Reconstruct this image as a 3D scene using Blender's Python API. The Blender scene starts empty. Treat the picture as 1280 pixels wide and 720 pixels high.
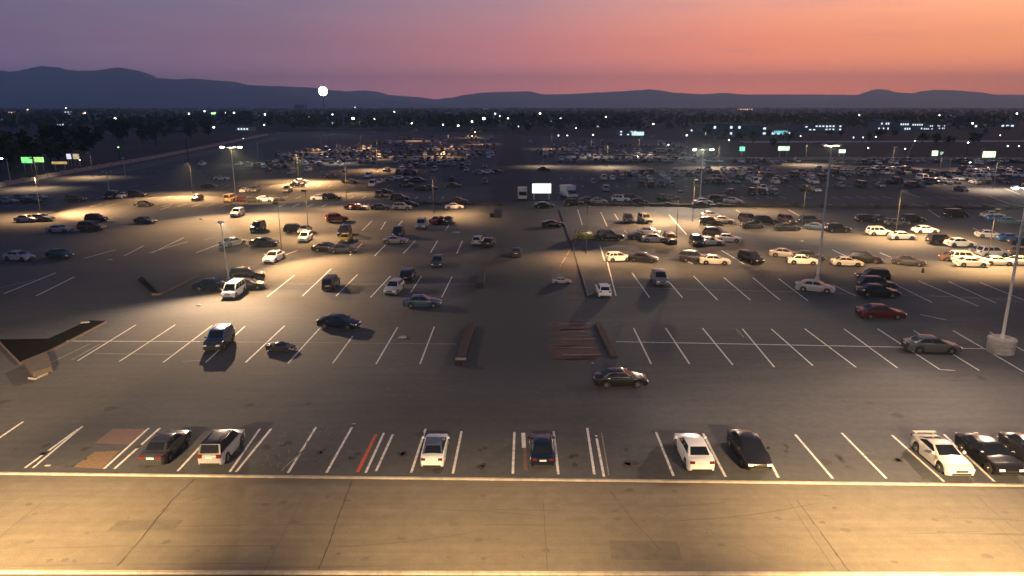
import bpy, math, random
from mathutils import Vector
R = math.radians
random.seed(7)
scene = bpy.context.scene
C = scene.collection

# ------------------------------------------------------------------ camera
CAM_H, FPX, PITCH = 23.0, 900.0, R(14.216)
cam_data = bpy.data.cameras.new('camera'); cam_data.sensor_width = 36.0
cam_data.lens = 36.0 * FPX / 1280.0; cam_data.clip_start = 0.5; cam_data.clip_end = 60000
cam = bpy.data.objects.new('camera', cam_data); C.objects.link(cam)
cam.location = (0, 0, CAM_H); cam.rotation_euler = (R(90) - PITCH, 0, 0)
scene.camera = cam

# ------------------------------------------------------------------ dusk sky
world = bpy.data.worlds.new("World"); scene.world = world; world.use_nodes = True
nt = world.node_tree; nt.nodes.clear(); N = nt.nodes; LK = nt.links
def lin(c):
    return tuple((v/255/12.92 if v/255 <= .04045 else ((v/255+.055)/1.055)**2.4) for v in c)
out = N.new('ShaderNodeOutputWorld'); bg = N.new('ShaderNodeBackground')
tc = N.new('ShaderNodeTexCoord'); sep = N.new('ShaderNodeSeparateXYZ')
LK.new(tc.outputs['Generated'], sep.inputs[0])
mr = N.new('ShaderNodeMapRange'); mr.inputs['From Min'].default_value = -0.62; mr.inputs['From Max'].default_value = 0.62
LK.new(sep.outputs['X'], mr.inputs['Value'])
def ramp(stops, src):
    r = N.new('ShaderNodeValToRGB'); e = r.color_ramp.elements
    while len(e) < len(stops): e.new(0.5)
    for k, (p, c) in enumerate(stops):
        e[k].position = p; e[k].color = (*lin(c), 1)
    r.color_ramp.interpolation = 'EASE' if len(stops) == 2 else 'LINEAR'
    LK.new(src, r.inputs[0]); return r
XS = (0.0, .27, .5, .75, 1.0)
low = ramp(list(zip(XS, [(112,92,118),(150,100,112),(190,108,104),(238,120,84),(252,124,66)])), mr.outputs[0])
mid = ramp(list(zip(XS, [(98,86,112),(134,96,112),(192,112,108),(246,134,90),(255,152,84)])), mr.outputs[0])
top = ramp(list(zip(XS, [(80,78,100),(102,90,108),(144,108,116),(208,138,112),(250,170,116)])), mr.outputs[0])
over = ramp(list(zip(XS, [(28,46,76),(30,48,80),(34,52,84),(40,54,84),(48,56,84)])), mr.outputs[0])
def wmix(a, b, z0, z1):
    m = N.new('ShaderNodeMapRange'); m.inputs['From Min'].default_value = z0; m.inputs['From Max'].default_value = z1
    m.interpolation_type = 'SMOOTHSTEP'; LK.new(sep.outputs['Z'], m.inputs['Value'])
    x = N.new('ShaderNodeMix'); x.data_type = 'RGBA'
    LK.new(m.outputs[0], x.inputs[0]); LK.new(a, x.inputs[6]); LK.new(b, x.inputs[7]); return x.outputs[2]
m1 = wmix(low.outputs[0], mid.outputs[0], .015, .075)
m2 = wmix(m1, top.outputs[0], .06, .145)
m3a = wmix(m2, over.outputs[0], .14, .34)
my = N.new('ShaderNodeMapRange'); my.inputs['From Min'].default_value = .45; my.inputs['From Max'].default_value = -.25; my.interpolation_type = 'SMOOTHSTEP'
LK.new(sep.outputs['Y'], my.inputs['Value'])
mm_ = N.new('ShaderNodeMix'); mm_.data_type = 'RGBA'; LK.new(my.outputs[0], mm_.inputs[0]); LK.new(m3a, mm_.inputs[6]); mm_.inputs[7].default_value = (*lin((34,49,76)), 1); m3 = mm_.outputs[2]
# a few faint cirrus wisps, laid out by direction
mp = N.new('ShaderNodeMapping'); mp.inputs['Scale'].default_value = (1.6, 1.6, 22); mp.inputs['Rotation'].default_value = (0, R(5), 0)
nz = N.new('ShaderNodeTexNoise'); nz.inputs['Scale'].default_value = 3.2; nz.inputs['Detail'].default_value = 6; nz.inputs['Roughness'].default_value = .6
LK.new(tc.outputs['Generated'], mp.inputs[0]); LK.new(mp.outputs[0], nz.inputs[0])
cr = N.new('ShaderNodeMapRange'); cr.inputs['From Min'].default_value = .52; cr.inputs['From Max'].default_value = .85; cr.inputs['To Max'].default_value = .40
LK.new(nz.outputs[0], cr.inputs[0])
cm = N.new('ShaderNodeMix'); cm.data_type = 'RGBA'; LK.new(cr.outputs[0], cm.inputs[0]); LK.new(m3, cm.inputs[6]); cm.inputs[7].default_value = (*lin((150,105,120)), 1)
# physical dusk sky, sun just under the horizon to the right, adds its blue to the zenith
sky = N.new('ShaderNodeTexSky'); sky.sky_type = 'NISHITA'; sky.sun_disc = False
sky.sun_elevation = R(-2.0); sky.sun_rotation = R(52)
sm = N.new('ShaderNodeVectorMath'); sm.operation = 'SCALE'; sm.inputs['Scale'].default_value = .05; LK.new(sky.outputs[0], sm.inputs[0])
ad = N.new('ShaderNodeVectorMath'); ad.operation = 'ADD'; LK.new(cm.outputs[2], ad.inputs[0]); LK.new(sm.outputs[0], ad.inputs[1])
LK.new(ad.outputs[0], bg.inputs[0]); hs = N.new('ShaderNodeMapRange'); hs.interpolation_type = 'SMOOTHSTEP'; hs.inputs['From Max'].default_value = .085; hs.inputs['To Min'].default_value = 4.6; hs.inputs['To Max'].default_value = 1.95
LK.new(sep.outputs['Z'], hs.inputs['Value']); LK.new(hs.outputs[0], bg.inputs[1]); LK.new(bg.outputs[0], out.inputs[0])
# afterglow of the set sun, very weak and soft
sd = bpy.data.lights.new('afterglow_sun', 'SUN'); sd.energy = .06; sd.angle = R(25); sd.color = (1, .55, .35)
so = bpy.data.objects.new('afterglow_sun', sd); C.objects.link(so); so.rotation_euler = (R(86), 0, R(-52 + 180))

vs = scene.view_settings; vs.view_transform = 'Standard'; vs.look = 'None'; vs.exposure = .22; vs.gamma = 1; vs.use_curve_mapping = False
scene.cycles.use_denoising = True
scene.cycles.max_bounces = 5; scene.cycles.volume_bounces = 1; scene.cycles.sample_clamp_indirect = 3

# ------------------------------------------------------------------ helpers
cp, sp = math.cos(PITCH), math.sin(PITCH)
def ray(px, py):
    a, b = px - 640, 360 - py
    return Vector((a, FPX*cp + b*sp, -FPX*sp + b*cp))
def G(px, py, z=0.0):                       # point of the ground seen at a place of the photograph
    r = ray(px, py); t = (z - CAM_H) / r.z
    return Vector((r.x*t, r.y*t, z))
def PD(px, py, dist):                       # point at ground distance dist
    r = ray(px, py); t = dist / r.y
    return Vector((r.x*t, dist, CAM_H + r.z*t))
def tag(o, label=None, cat=None, group=None, kind=None):
    if label: o['label'] = label
    if cat: o['category'] = cat
    if group: o['group'] = group
    if kind: o['kind'] = kind
    return o
def empty(name, loc, rz=0, label=None, cat=None, group=None):
    o = bpy.data.objects.new(name, None); C.objects.link(o); o.empty_display_size = .3
    o.location = loc; o.rotation_euler = (0, 0, rz); return tag(o, label, cat, group)
class MB:
    def __init__(s): s.v, s.f, s.m = [], [], []
    def add(s, vs, fs, mi=0):
        n = len(s.v); s.v += [tuple(v) for v in vs]; s.f += [tuple(n+i for i in f) for f in fs]; s.m += [mi]*len(fs); return s
    def box(s, cx, cy, cz, sx, sy, sz, mi=0, taper=1.0):
        v = []
        for z, k in ((-1, 1), (1, taper)):
            for x, y in ((-1,-1),(1,-1),(1,1),(-1,1)): v.append((cx+x*sx/2*k, cy+y*sy/2*k, cz+z*sz/2))
        return s.add(v, [(3,2,1,0),(4,5,6,7),(0,1,5,4),(1,2,6,5),(2,3,7,6),(3,0,4,7)], mi)
    def cyl(s, p0, p1, r0, r1, n=10, mi=0, cap=True):
        p0, p1 = Vector(p0), Vector(p1); d = (p1-p0).normalized()
        a = d.orthogonal().normalized(); b = d.cross(a); v = []
        for p, r in ((p0, r0), (p1, r1)):
            for k in range(n):
                t = 2*math.pi*k/n; v.append(p + a*(r*math.cos(t)) + b*(r*math.sin(t)))
        f = [(k, (k+1) % n, n+(k+1) % n, n+k) for k in range(n)]
        if cap: f += [tuple(range(n-1, -1, -1)), tuple(range(n, 2*n))]
        return s.add(v, f, mi)
    def ball(s, c, r, mi=0, n=8, sz=1.0):
        v, f = [], []; rings = n//2
        for i in range(1, rings):
            th = math.pi*i/rings
            for k in range(n):
                t = 2*math.pi*k/n; v.append((c[0]+r*math.sin(th)*math.cos(t), c[1]+r*math.sin(th)*math.sin(t), c[2]+r*sz*math.cos(th)))
        for i in range(rings-2):
            for k in range(n): f.append((i*n+k, (i+1)*n+k, (i+1)*n+(k+1) % n, i*n+(k+1) % n))
        v += [(c[0], c[1], c[2]+r*sz), (c[0], c[1], c[2]-r*sz)]; a, b = len(v)-2, len(v)-1
        for k in range(n):
            f.append((a, k, (k+1) % n)); f.append((b, (rings-2)*n+(k+1) % n, (rings-2)*n+k))
        return s.add(v, f, mi)
    def mesh(s, name, mats, smooth=False):
        me = bpy.data.meshes.new(name); me.from_pydata(s.v, [], s.f)
        for m in (mats if isinstance(mats, (list, tuple)) else [mats]): me.materials.append(m)
        if any(s.m): me.polygons.foreach_set('material_index', s.m)
        if smooth:
            me.polygons.foreach_set('use_smooth', [True]*len(me.polygons)); me.update()
            me.set_sharp_from_angle(angle=R(38))
        me.update(); return me
    def build(s, name, mats, parent=None, smooth=False):
        o = bpy.data.objects.new(name, s.mesh(name, mats, smooth)); C.objects.link(o); o.parent = parent; return o

# ------------------------------------------------------------------ materials
def mat(name, col, rough=.6, metal=0, emit=None, es=0, coat=0, objcol=False, sample=False):
    m = bpy.data.materials.new(name); m.use_nodes = True; b = m.node_tree.nodes['Principled BSDF']
    b.inputs['Base Color'].default_value = (*col, 1); b.inputs['Roughness'].default_value = rough; b.inputs['Metallic'].default_value = metal
    if coat: b.inputs['Coat Weight'].default_value = coat; b.inputs['Coat Roughness'].default_value = .06
    if emit:
        b.inputs['Emission Color'].default_value = (*emit, 1); b.inputs['Emission Strength'].default_value = es
        if not sample: m.cycles.emission_sampling = 'NONE'
    if objcol:
        oi = m.node_tree.nodes.new('ShaderNodeObjectInfo'); m.node_tree.links.new(oi.outputs['Color'], b.inputs['Base Color'])
    return m
def noisy(name, c0, c1, scale, rough=.85, detail=8, bump=0, second=None, stretch=(1,1,1)):
    m = mat(name, c0, rough); t = m.node_tree; b = t.nodes['Principled BSDF']
    tcn = t.nodes.new('ShaderNodeTexCoord'); mpn = t.nodes.new('ShaderNodeMapping'); mpn.inputs['Scale'].default_value = stretch
    t.links.new(tcn.outputs['Object'], mpn.inputs[0])
    n = t.nodes.new('ShaderNodeTexNoise'); n.inputs['Scale'].default_value = scale; n.inputs['Detail'].default_value = detail; n.inputs['Roughness'].default_value = .62
    t.links.new(mpn.outputs[0], n.inputs[0])
    r = t.nodes.new('ShaderNodeValToRGB'); r.color_ramp.elements[0].position = .3; r.color_ramp.elements[1].position = .7
    r.color_ramp.elements[0].color = (*c0, 1); r.color_ramp.elements[1].color = (*c1, 1)
    t.links.new(n.outputs[0], r.inputs[0]); last = r.outputs[0]
    if second:                               # (scale, stretch, strength): large scale wear that multiplies the colour
        for sc_, st, k in second:
            m2_ = t.nodes.new('ShaderNodeMapping'); m2_.inputs['Scale'].default_value = st; t.links.new(tcn.outputs['Object'], m2_.inputs[0])
            n2 = t.nodes.new('ShaderNodeTexNoise'); n2.inputs['Scale'].default_value = sc_; n2.inputs['Detail'].default_value = 5; t.links.new(m2_.outputs[0], n2.inputs[0])
            q = t.nodes.new('ShaderNodeMapRange'); q.inputs['From Min'].default_value = .3; q.inputs['From Max'].default_value = .7
            q.inputs['To Min'].default_value = 1-k; q.inputs['To Max'].default_value = 1+k; t.links.new(n2.outputs[0], q.inputs[0])
            v = t.nodes.new('ShaderNodeVectorMath'); v.operation = 'SCALE'; t.links.new(last, v.inputs[0]); t.links.new(q.outputs[0], v.inputs['Scale']); last = v.outputs[0]
    t.links.new(last, b.inputs['Base Color'])
    if bump:
        bn = t.nodes.new('ShaderNodeBump'); bn.inputs['Strength'].default_value = bump; bn.inputs['Distance'].default_value = .02
        n3 = t.nodes.new('ShaderNodeTexNoise'); n3.inputs['Scale'].default_value = 18; n3.inputs['Detail'].default_value = 3
        t.links.new(tcn.outputs['Object'], n3.inputs[0]); t.links.new(n3.outputs[0], bn.inputs['Height']); t.links.new(bn.outputs[0], b.inputs['Normal'])
    return m
M = {}
M['asphalt'] = noisy('asphalt', (.042,.046,.053), (.061,.064,.069), 1.6, .9, bump=.35, second=[(.05,(1,2.2,1),.22),(.5,(.25,2.5,1),.12),(9,(1,1,1),.10)])
M['road'] = noisy('road_asphalt', (.096,.086,.070), (.124,.110,.090), 1.1, .9, bump=.4, second=[(.10,(.5,1.5,1),.08),(.7,(.10,3,1),.09),(12,(1,1,1),.14)])
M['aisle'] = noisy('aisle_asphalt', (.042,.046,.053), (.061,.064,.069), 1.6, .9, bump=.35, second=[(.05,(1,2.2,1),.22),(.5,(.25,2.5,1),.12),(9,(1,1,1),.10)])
def tone_aisle(m):  # blends the strip to darker blue-grey, fading at the sides and near end
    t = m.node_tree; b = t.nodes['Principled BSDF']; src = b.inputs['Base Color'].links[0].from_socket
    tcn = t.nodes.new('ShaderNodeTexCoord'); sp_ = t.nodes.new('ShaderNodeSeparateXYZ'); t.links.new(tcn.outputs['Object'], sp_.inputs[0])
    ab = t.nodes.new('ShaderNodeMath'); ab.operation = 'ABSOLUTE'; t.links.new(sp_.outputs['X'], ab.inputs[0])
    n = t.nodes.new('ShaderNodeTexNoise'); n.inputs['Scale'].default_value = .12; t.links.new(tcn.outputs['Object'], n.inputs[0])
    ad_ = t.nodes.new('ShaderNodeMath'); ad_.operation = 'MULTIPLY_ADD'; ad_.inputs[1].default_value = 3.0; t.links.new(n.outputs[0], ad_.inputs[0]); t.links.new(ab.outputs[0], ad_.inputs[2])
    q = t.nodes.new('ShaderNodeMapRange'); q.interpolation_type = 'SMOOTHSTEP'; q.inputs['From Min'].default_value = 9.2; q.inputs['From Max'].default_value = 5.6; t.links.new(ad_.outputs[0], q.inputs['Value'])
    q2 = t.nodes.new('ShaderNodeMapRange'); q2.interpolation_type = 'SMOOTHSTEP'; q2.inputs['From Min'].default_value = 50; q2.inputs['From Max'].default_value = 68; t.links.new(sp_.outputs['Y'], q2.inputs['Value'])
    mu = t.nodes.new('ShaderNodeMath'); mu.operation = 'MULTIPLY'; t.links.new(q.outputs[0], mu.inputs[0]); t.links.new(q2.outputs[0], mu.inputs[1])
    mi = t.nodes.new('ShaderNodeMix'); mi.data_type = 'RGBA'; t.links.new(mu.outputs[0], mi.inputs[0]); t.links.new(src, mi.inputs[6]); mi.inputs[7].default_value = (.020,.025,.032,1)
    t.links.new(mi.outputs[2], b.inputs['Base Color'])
tone_aisle(M['aisle'])
M['field'] = noisy('dry_field', (.007,.013,.014), (.016,.025,.025), .02, .95, second=[(.004,(1,3,1),.3)])
M['line'] = noisy('worn_paint', (.34,.335,.32), (.78,.76,.72), 3.0, .7, second=[(14,(1,1,1),.25)])
M['faint'] = noisy('faded_paint', (.10,.10,.10), (.26,.25,.24), 3.0, .8)
M['redline'] = noisy('red_paint', (.30,.035,.02), (.55,.09,.04), 4, .75)
M['maroon'] = noisy('maroon_paint', (.045,.018,.018), (.085,.026,.024), 2, .8)
M['redpatch'] = noisy('red_patch', (.11,.072,.064), (.15,.095,.085), 2.5, .85)
M['clay'] = noisy('clay_patch', (.10,.07,.045), (.20,.125,.07), 5, .9)
M['crack'] = mat('crack_seal', (.018,.017,.016), .6)
M['kerb'] = noisy('kerb_concrete', (.20,.19,.17), (.32,.30,.27), 2.2, .85, second=[(.4,(1,1,1),.18)])
M['concrete'] = noisy('concrete', (.26,.25,.23), (.40,.38,.35), 3, .85, second=[(1.2,(1,1,3),.2)])
M['black'] = mat('black_rubber', (.012,.012,.012), .7)
M['mulch'] = noisy('dark_mulch', (.003,.003,.003), (.009,.008,.007), 9, 1.0); M['mulch'].node_tree.nodes['Principled BSDF'].inputs['Specular IOR Level'].default_value = .05
M['pole'] = noisy('pole_steel', (.52,.50,.45), (.66,.63,.56), 2, .5)
M['darkpole'] = mat('dark_steel', (.022,.022,.022), .6)
M['lamp'] = mat('lamp_white', (.8,.8,.8), .4, emit=(1,.95,.82), es=28)
M['lampfar'] = mat('lamp_cool', (.8,.8,.8), .4, emit=(.85,1,.95), es=10)
M['lampwarm'] = mat('lamp_warm', (.8,.8,.8), .4, emit=(1,.72,.38), es=8)
M['lamporange'] = mat('lamp_orange', (.8,.8,.8), .4, emit=(1,.42,.2), es=6)
M['lampgreen'] = mat('lamp_green', (.8,.8,.8), .4, emit=(.45,1,.3), es=5)
M['flood'] = mat('flood_white', (.8,.8,.8), .4, emit=(1,.98,.95), es=30)
M['paint'] = mat('car_paint', (.5,.5,.5), .26, coat=.3, objcol=True); M['paint'].node_tree.nodes['Principled BSDF'].inputs['Specular IOR Level'].default_value = .3
M['glass'] = mat('car_glass', (.012,.014,.018), .07); M['glass'].node_tree.nodes['Principled BSDF'].inputs['Specular IOR Level'].default_value = .45
M['tyre'] = mat('tyre_rubber', (.018,.018,.018), .85)
M['rim'] = mat('wheel_alloy', (.45,.45,.46), .3, 1)
M['trim'] = mat('black_trim', (.02,.02,.02), .5)
M['head'] = mat('headlight_lens', (.75,.77,.8), .12)
M['headon'] = mat('headlight_lit', (.8,.8,.8), .2, emit=(1,.95,.8), es=3)
M['tail'] = mat('taillight_lens', (.13,.006,.006), .2)
M['plate'] = mat('plate_white', (.6,.6,.58), .5)
M['leaf'] = noisy('leaves', (.022,.034,.016), (.06,.075,.03), .6, .9)
M['bark'] = noisy('bark', (.05,.04,.03), (.09,.07,.05), 3, .9)
M['wall'] = noisy('building_wall', (.20,.21,.21), (.30,.30,.29), .3, .85)
M['teal'] = noisy('teal_cladding', (.05,.13,.16), (.07,.17,.20), .3, .5)
M['roof'] = noisy('roof_felt', (.06,.06,.065), (.10,.10,.10), .4, .85)
M['win'] = mat('lit_window', (.3,.3,.3), .3, emit=(.8,.95,1), es=1.1)
M['winwarm'] = mat('lit_window_warm', (.3,.3,.3), .3, emit=(1,.6,.35), es=1.3)
M['mtn'] = noisy('mountain_scrub', (.06,.085,.09), (.12,.14,.14), .0012, .95, second=[(.004,(1,1,1),.25)])

# ------------------------------------------------------------------ ground and terrain
def sheet(name, pts, z, m, kind='structure', parent=None, cells=None):
    mb = MB(); mb.add([(p[0], p[1], z) for p in pts], [tuple(range(len(pts)))]); o = mb.build(name, m, parent)
    # keep faces pointing up
    if o.data.polygons[0].normal.z < 0:
        o.data.flip_normals()
    if kind: o['kind'] = kind
    return o
sheet('ground', [(-22000,-300),(22000,-300),(22000,24000),(-22000,24000)], -.06, M['field'])
lf, lb = G(0, 231), G(330, 166.5)
rb, rr = G(860, 176), G(860, 201.5)
farr = 318.0
lot = [(-260, 20), (260, 20), (260, 318), (rr.x, 318), (rb.x, rb.y), (-30, 620), (lb.x, lb.y), (lf.x, lf.y), (-205, 150), (-260, 100)]
sheet('parking_lot', lot, -.004, M['asphalt'])
# road in the foreground, between the two kerbs
kl, kr = G(0, 592.5), G(1280, 607.5); kd = (kr-kl).normalized(); k0 = kl - kd*60; k1 = kr + kd*60
bl, br = G(0, 716), G(1280, 719); bd = (br-bl).normalized(); b0 = bl - bd*60; b1 = br + bd*60
sheet('access_road', [(b0.x, b0.y), (b1.x, b1.y), (k1.x, k1.y), (k0.x, k0.y)], .002, M['road'])
sheet('forecourt', [(-90, 2), (90, 2), (b1.x, b1.y), (b0.x, b0.y)], .002, M['asphalt'])
# central driving aisle
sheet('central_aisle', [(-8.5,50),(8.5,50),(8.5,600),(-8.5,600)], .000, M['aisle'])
# pale road far right, service road far left
sheet('far_road', [(150, 470), (900, 520), (900, 545), (150, 490)], -.03, M['concrete'])
a, b = G(-60, 251), G(345, 171); a2, b2 = G(-60, 262), G(350, 174)
sheet('perimeter_road', [a[:2], b[:2], b2[:2], a2[:2]], .000, M['road'])

def strip(mb, p, q, w, z=.004):
    p, q = Vector(p[:2]), Vector(q[:2]); d = (q-p).normalized(); n = Vector((-d.y, d.x))*w/2
    mb.add([(*(p-n), z), (*(q-n), z), (*(q+n), z), (*(p+n), z)], [(0,1,2,3)])
def strip_px(mb, x0, y0, x1, y1, w, z=.004): strip(mb, G(x0, y0), G(x1, y1), w, z)
W = MB(); F = MB()
front = [(29,527,-6,551),(103,533,41,585),(98,536,31,585),(186,535,130,586),(200,535,143,586),(270,537,222,589),(325,536,287,590),(339,536,295,590),
 (395,534,360,591),(440,534,408,591),(480,541,457,591),(491,543,470,589),(532,536,514,591),(577,539,566,592),(643,540,641,592),(692,539,698,593),
 (734,535,743,593),(745,544,755,596),(820,540,842,595),(879,542,907,596),(945,542,973,597),(994,543,1041,598),(1052,541,1108,598),(1115,544,1180,602),(1180,543,1243,602),(1247,545,1316,604)]
for l in front: strip_px(W, *l, .165)
strip_px(W, 654, 541, 655, 560, .28); strip_px(F, 752, 541, 761, 594, .08); strip_px(F, 382, 560, 352, 588, .10)
midrow = [(170,406,97,451),(219,406,149,452),(265,407,204,453),(306,408,257,453),(356,407,307,453),(400,410,360,454),(441,420,416,454),(497,409,470,455),(543,408,525,455),
 (792,410,814,455),(832,410,862,455),(878,410,916,456),(928,411,968,459),(964,411,1016,457),(1006,411,1070,459),(1055,411,1122,460),(1097,411,1175,462),(1142,413,1224,463),(1191,413,1280,465),(1237,415,1330,466),
 (1175,462,1194,463),(770,427,1233,436),(15,426,250,427)]
for l in midrow: strip_px(W, *l, .145)
for l in [(250,427,570,430),(112,430,64,453),(125,430,89,450),(118,442,215,443),(920,411,930,422),(227,452,256,450)]: strip_px(F, *l, .14)
third = [(790,341,812,372),(836,352,853,372),(867,345,897,375),(905,347,938,375),(941,347,975,375),(973,348,1010,376),(1041,356,1070,370),(1112,352,1165,378),(1148,351,1223,383),(1186,352,1245,379),(1225,353,1290,379),
 (368,344,334,371),(414,336,378,370),(447,343,420,370),(488,345,463,372),(527,345,513,366),(565,346,552,372),(310,360,288,371),
 (759,327,770,370),(1150,393,1183,400)]
for l in third: strip_px(W, *l, .15)
for l in [(770,359,960,364),(960,364,1280,374),(330,355,595,355),(1160,369,1290,378)]: strip_px(F, *l, .18)
fourth = [(465,276,453,288),(482,277,476,287),(503,276,493,287),(453,304,437,319),(485,303,468,320),(520,300,504,317),(547,301,538,316),(578,301,571,317),(565,275,557,288),
 (230,297,190,316),(70,341,5,367),(93,346,45,370),(145,312,105,323),(180,307,155,320),(247,345,200,369),(280,303,245,316),(235,302,186,316),(372,313,352,320),(213,258,200,262),
 (722,262,728,281),(751,265,759,283),(768,267,773,275),(836,268,858,293),(920,262,938,275),(902,313,930,330),(750,307,756,326),(780,288,795,300),(1160,262,1175,272),(1100,316,1130,328),(1040,312,1062,322),
 (1216,285,1250,300),(1000,235,1012,242),(1130,240,1150,247),(1255,235,1275,243),(1236,245,1262,255),(850,322,866,330),(985,262,1000,270)]
for l in fourth: strip_px(W, *l, .20)
for l in [(751,264,768,264),(860,293,890,297),(735,262,751,262),(700,333,720,300),(540,258,553,250),(0,360,45,349),(255,300,270,296),(450,301,530,301)]: strip_px(F, *l, .2)
tag(W.build('road_markings', M['line']), kind='structure'); tag(F.build('faded_road_markings', M['faint']), kind='structure')
# stall ticks of the far rows
T = MB()
for k, (yy, x0, x1) in enumerate([(171,15,150),(186,12,160),(213,14,150),(237,16,170),(262,20,190),(290,25,200),(171,-150,-12),(186,-130,-12),(213,-125,-14),(262,-140,-12),(290,-150,-12)]):
    x = x0
    while x < x1:
        if random.random() < .72: strip(T, (x, yy-2.6), (x, yy+2.6), .16)
        x += 3.4
tag(T.build('stall_ticks', M['line']), kind='structure')
Rm = MB(); strip_px(Rm, 470, 543, 447, 590, .24); tag(Rm.build('red_road_marking', M['redline']), kind='structure')
Pm = MB(); strip_px(Pm, 656, 561, 657, 588, .26); tag(Pm.build('pink_road_marking', M['redpatch']), kind='structure')
def poly_px(name, pts, m, z=.004): return sheet(name, [tuple(G(*p)[:2]) for p in pts], z, m)
poly_px('red_patch_marking', [(141,536),(184,536),(163,556),(118,554)], M['redpatch'], .003)
poly_px('clay_patch_marking', [(118,565),(150,563),(128,586),(91,584)], M['clay'], .003)
# swept red and pale streaks beside the barrier
for cnt, (nm, mm) in enumerate((('maroon_streak_marking', M['maroon']), ('pale_streak_marking', M['faint']))):
    S = MB(); rs = random.Random(4+cnt)
    for k in range(15):
        y = 404 + k*3.3 + rs.uniform(-1, 1); x0 = 682 + rs.uniform(0, 22); x1 = 740 + (y-404)*.38 + rs.uniform(-14, 2)
        if cnt and k % 3: continue
        px = x0
        while px < x1:
            nx = min(px+9, x1); dy = .45*math.sin(px*.09+k); dy2 = .45*math.sin(nx*.09+k)
            strip_px(S, px, y+dy, nx, y+dy2, .85 if not cnt else .15, .004+.001*cnt); px = nx
    tag(S.build(nm, mm), kind='structure')
S = MB(); rs = random.Random(9)
for k in range(13):
    y = 266 + k*9 + rs.uniform(-2, 2); x1 = 704 + (y-262)*.29; x0 = x1 - rs.uniform(26, 44)
    strip_px(S, x0, y, x1-3, y+rs.uniform(-1, 1), .012*G(640, y).y)
tag(S.build('rust_streak_marking', M['maroon']), kind='structure')
# cracks and seams
K = MB()
def crack(pts, w, jit, seed, mb=K):
    rs = random.Random(seed); P = [G(*p) for p in pts]; out_ = []
    for a_, b_ in zip(P, P[1:]):
        n = max(2, int((b_-a_).length/.35))
        for i in range(n): out_.append(a_.lerp(b_, i/n) + Vector((rs.uniform(-jit, jit), rs.uniform(-jit, jit)*.6, 0)))
    out_.append(P[-1])
    for a_, b_ in zip(out_, out_[1:]): strip(mb, a_, b_, w*rs.uniform(.5, 1.3), .006)
crack([(243,599),(215,625),(182,667),(147,707)], .06, .035, 1); crack([(440,601),(425,640),(411,680),(398,712)], .055, .02, 2)
crack([(762,612),(790,650),(826,688)], .03, .05, 3); crack([(996,625),(1022,660),(1068,724)], .05, .02, 4); crack([(1221,620),(1250,647),(1282,668)], .04, .05, 5)
crack([(452,655),(360,656),(320,657)], .02, .03, 6); crack([(240,625),(280,616)], .03, .06, 8); crack([(1250,647),(1276,652)], .035, .05, 9)
crack([(688,470),(692,530)], .03, .05, 10); crack([(600,470),(300,467)], .02, .05, 11); crack([(1165,470),(1000,520)], .02, .08, 12)
crack([(500,485),(520,510),(500,530)], .03, .1, 13); crack([(880,660),(960,700)], .02, .06, 14); crack([(60,640),(140,610)], .02, .06, 15)
tag(K.build('pavement_cracks', M['crack']), kind='structure')
# oil stains / scrapes in the front stalls
S = MB(); rs = random.Random(3)
for cx_, cy_, n, rad, in ((372,560,22,1.7),(345,570,10,1.1),(222,421,8,1.5),(1095,575,6,.7),(500,487,7,1.2)):
    c = G(cx_, cy_)
    for _ in range(n):
        p = c + Vector((rs.uniform(-rad, rad), rs.uniform(-rad*1.5, rad*1.5), 0)); a_ = rs.uniform(0, 3.1)
        strip(S, p, p + Vector((math.cos(a_), math.sin(a_), 0))*rs.uniform(.2, .8), rs.uniform(.03, .1), .005)
tag(S.build('scuff_marks', noisy('scuffed', (.09,.075,.055), (.17,.14,.10), 6)), kind='structure')
S = MB(); rs = random.Random(13)
for _ in range(20):
    p = G(rs.uniform(0, 1280), rs.uniform(470, 600)); n = 9; rr_ = rs.uniform(.12, .5)
    S.add([(p.x + rr_*math.cos(2*math.pi*k/n)*rs.uniform(.6, 1.2), p.y + rr_*math.sin(2*math.pi*k/n)*rs.uniform(.6, 1.4), .0055) for k in range(n)], [tuple(range(n))])
tag(S.build('oil_stains', mat('oil_stain', (.036,.035,.035), .95)), kind='structure')

# worn tyre tracks, joints and a patched trench on the access road
M['tyremark'] = noisy('tyre_marks', (.066,.060,.052), (.095,.086,.073), 2.5, .85, stretch=(.3,4,1)); M['patch'] = noisy('newer_patch', (.070,.064,.056), (.095,.087,.075), 1.6, .9, bump=.3)
S = MB(); rs = random.Random(31)
for _ in range(16):
    x0 = rs.uniform(-34, 30); y0 = rs.uniform(31.2, 37.6); L_ = rs.uniform(3, 11); cv = rs.uniform(-.05, .05)
    for off in (0, 1.55):
        if rs.random() < .4: continue
        for i in range(10):
            a_, b_ = i/10, (i+1)/10; yy = lambda t: y0+off+cv*(t*L_)**2*.35
            if 31 < yy(a_) < 38.6 and 31 < yy(b_) < 38.6: strip(S, (x0+a_*L_, yy(a_)), (x0+b_*L_, yy(b_)), .10*min(1, .3+3*min(a_, 1-a_)), .0045)
tag(S.build('tyre_marks', M['tyremark']), kind='structure')
sheet('road_patch', [(5.2,33.0),(8.9,32.9),(9.0,34.6),(5.3,34.7)], .0042, M['patch'])
sheet('road_patch', [(-22.6,35.6),(-18.9,35.7),(-18.8,36.7),(-22.5,36.65)], .0042, M['patch'])
J = MB()
for x in (-28.5, -13.0, 1.5, 16.2, 27.0):
    for a_, b_ in ((30.4, 33.5), (33.5, 36.4), (36.4, 38.8)): strip(J, (x+a_*.01, a_), (x+b_*.01+rs.uniform(-.04, .04), b_), .022, .0048)
tag(J.build('road_joints', M['crack']), kind='structure')
S = MB()
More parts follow.
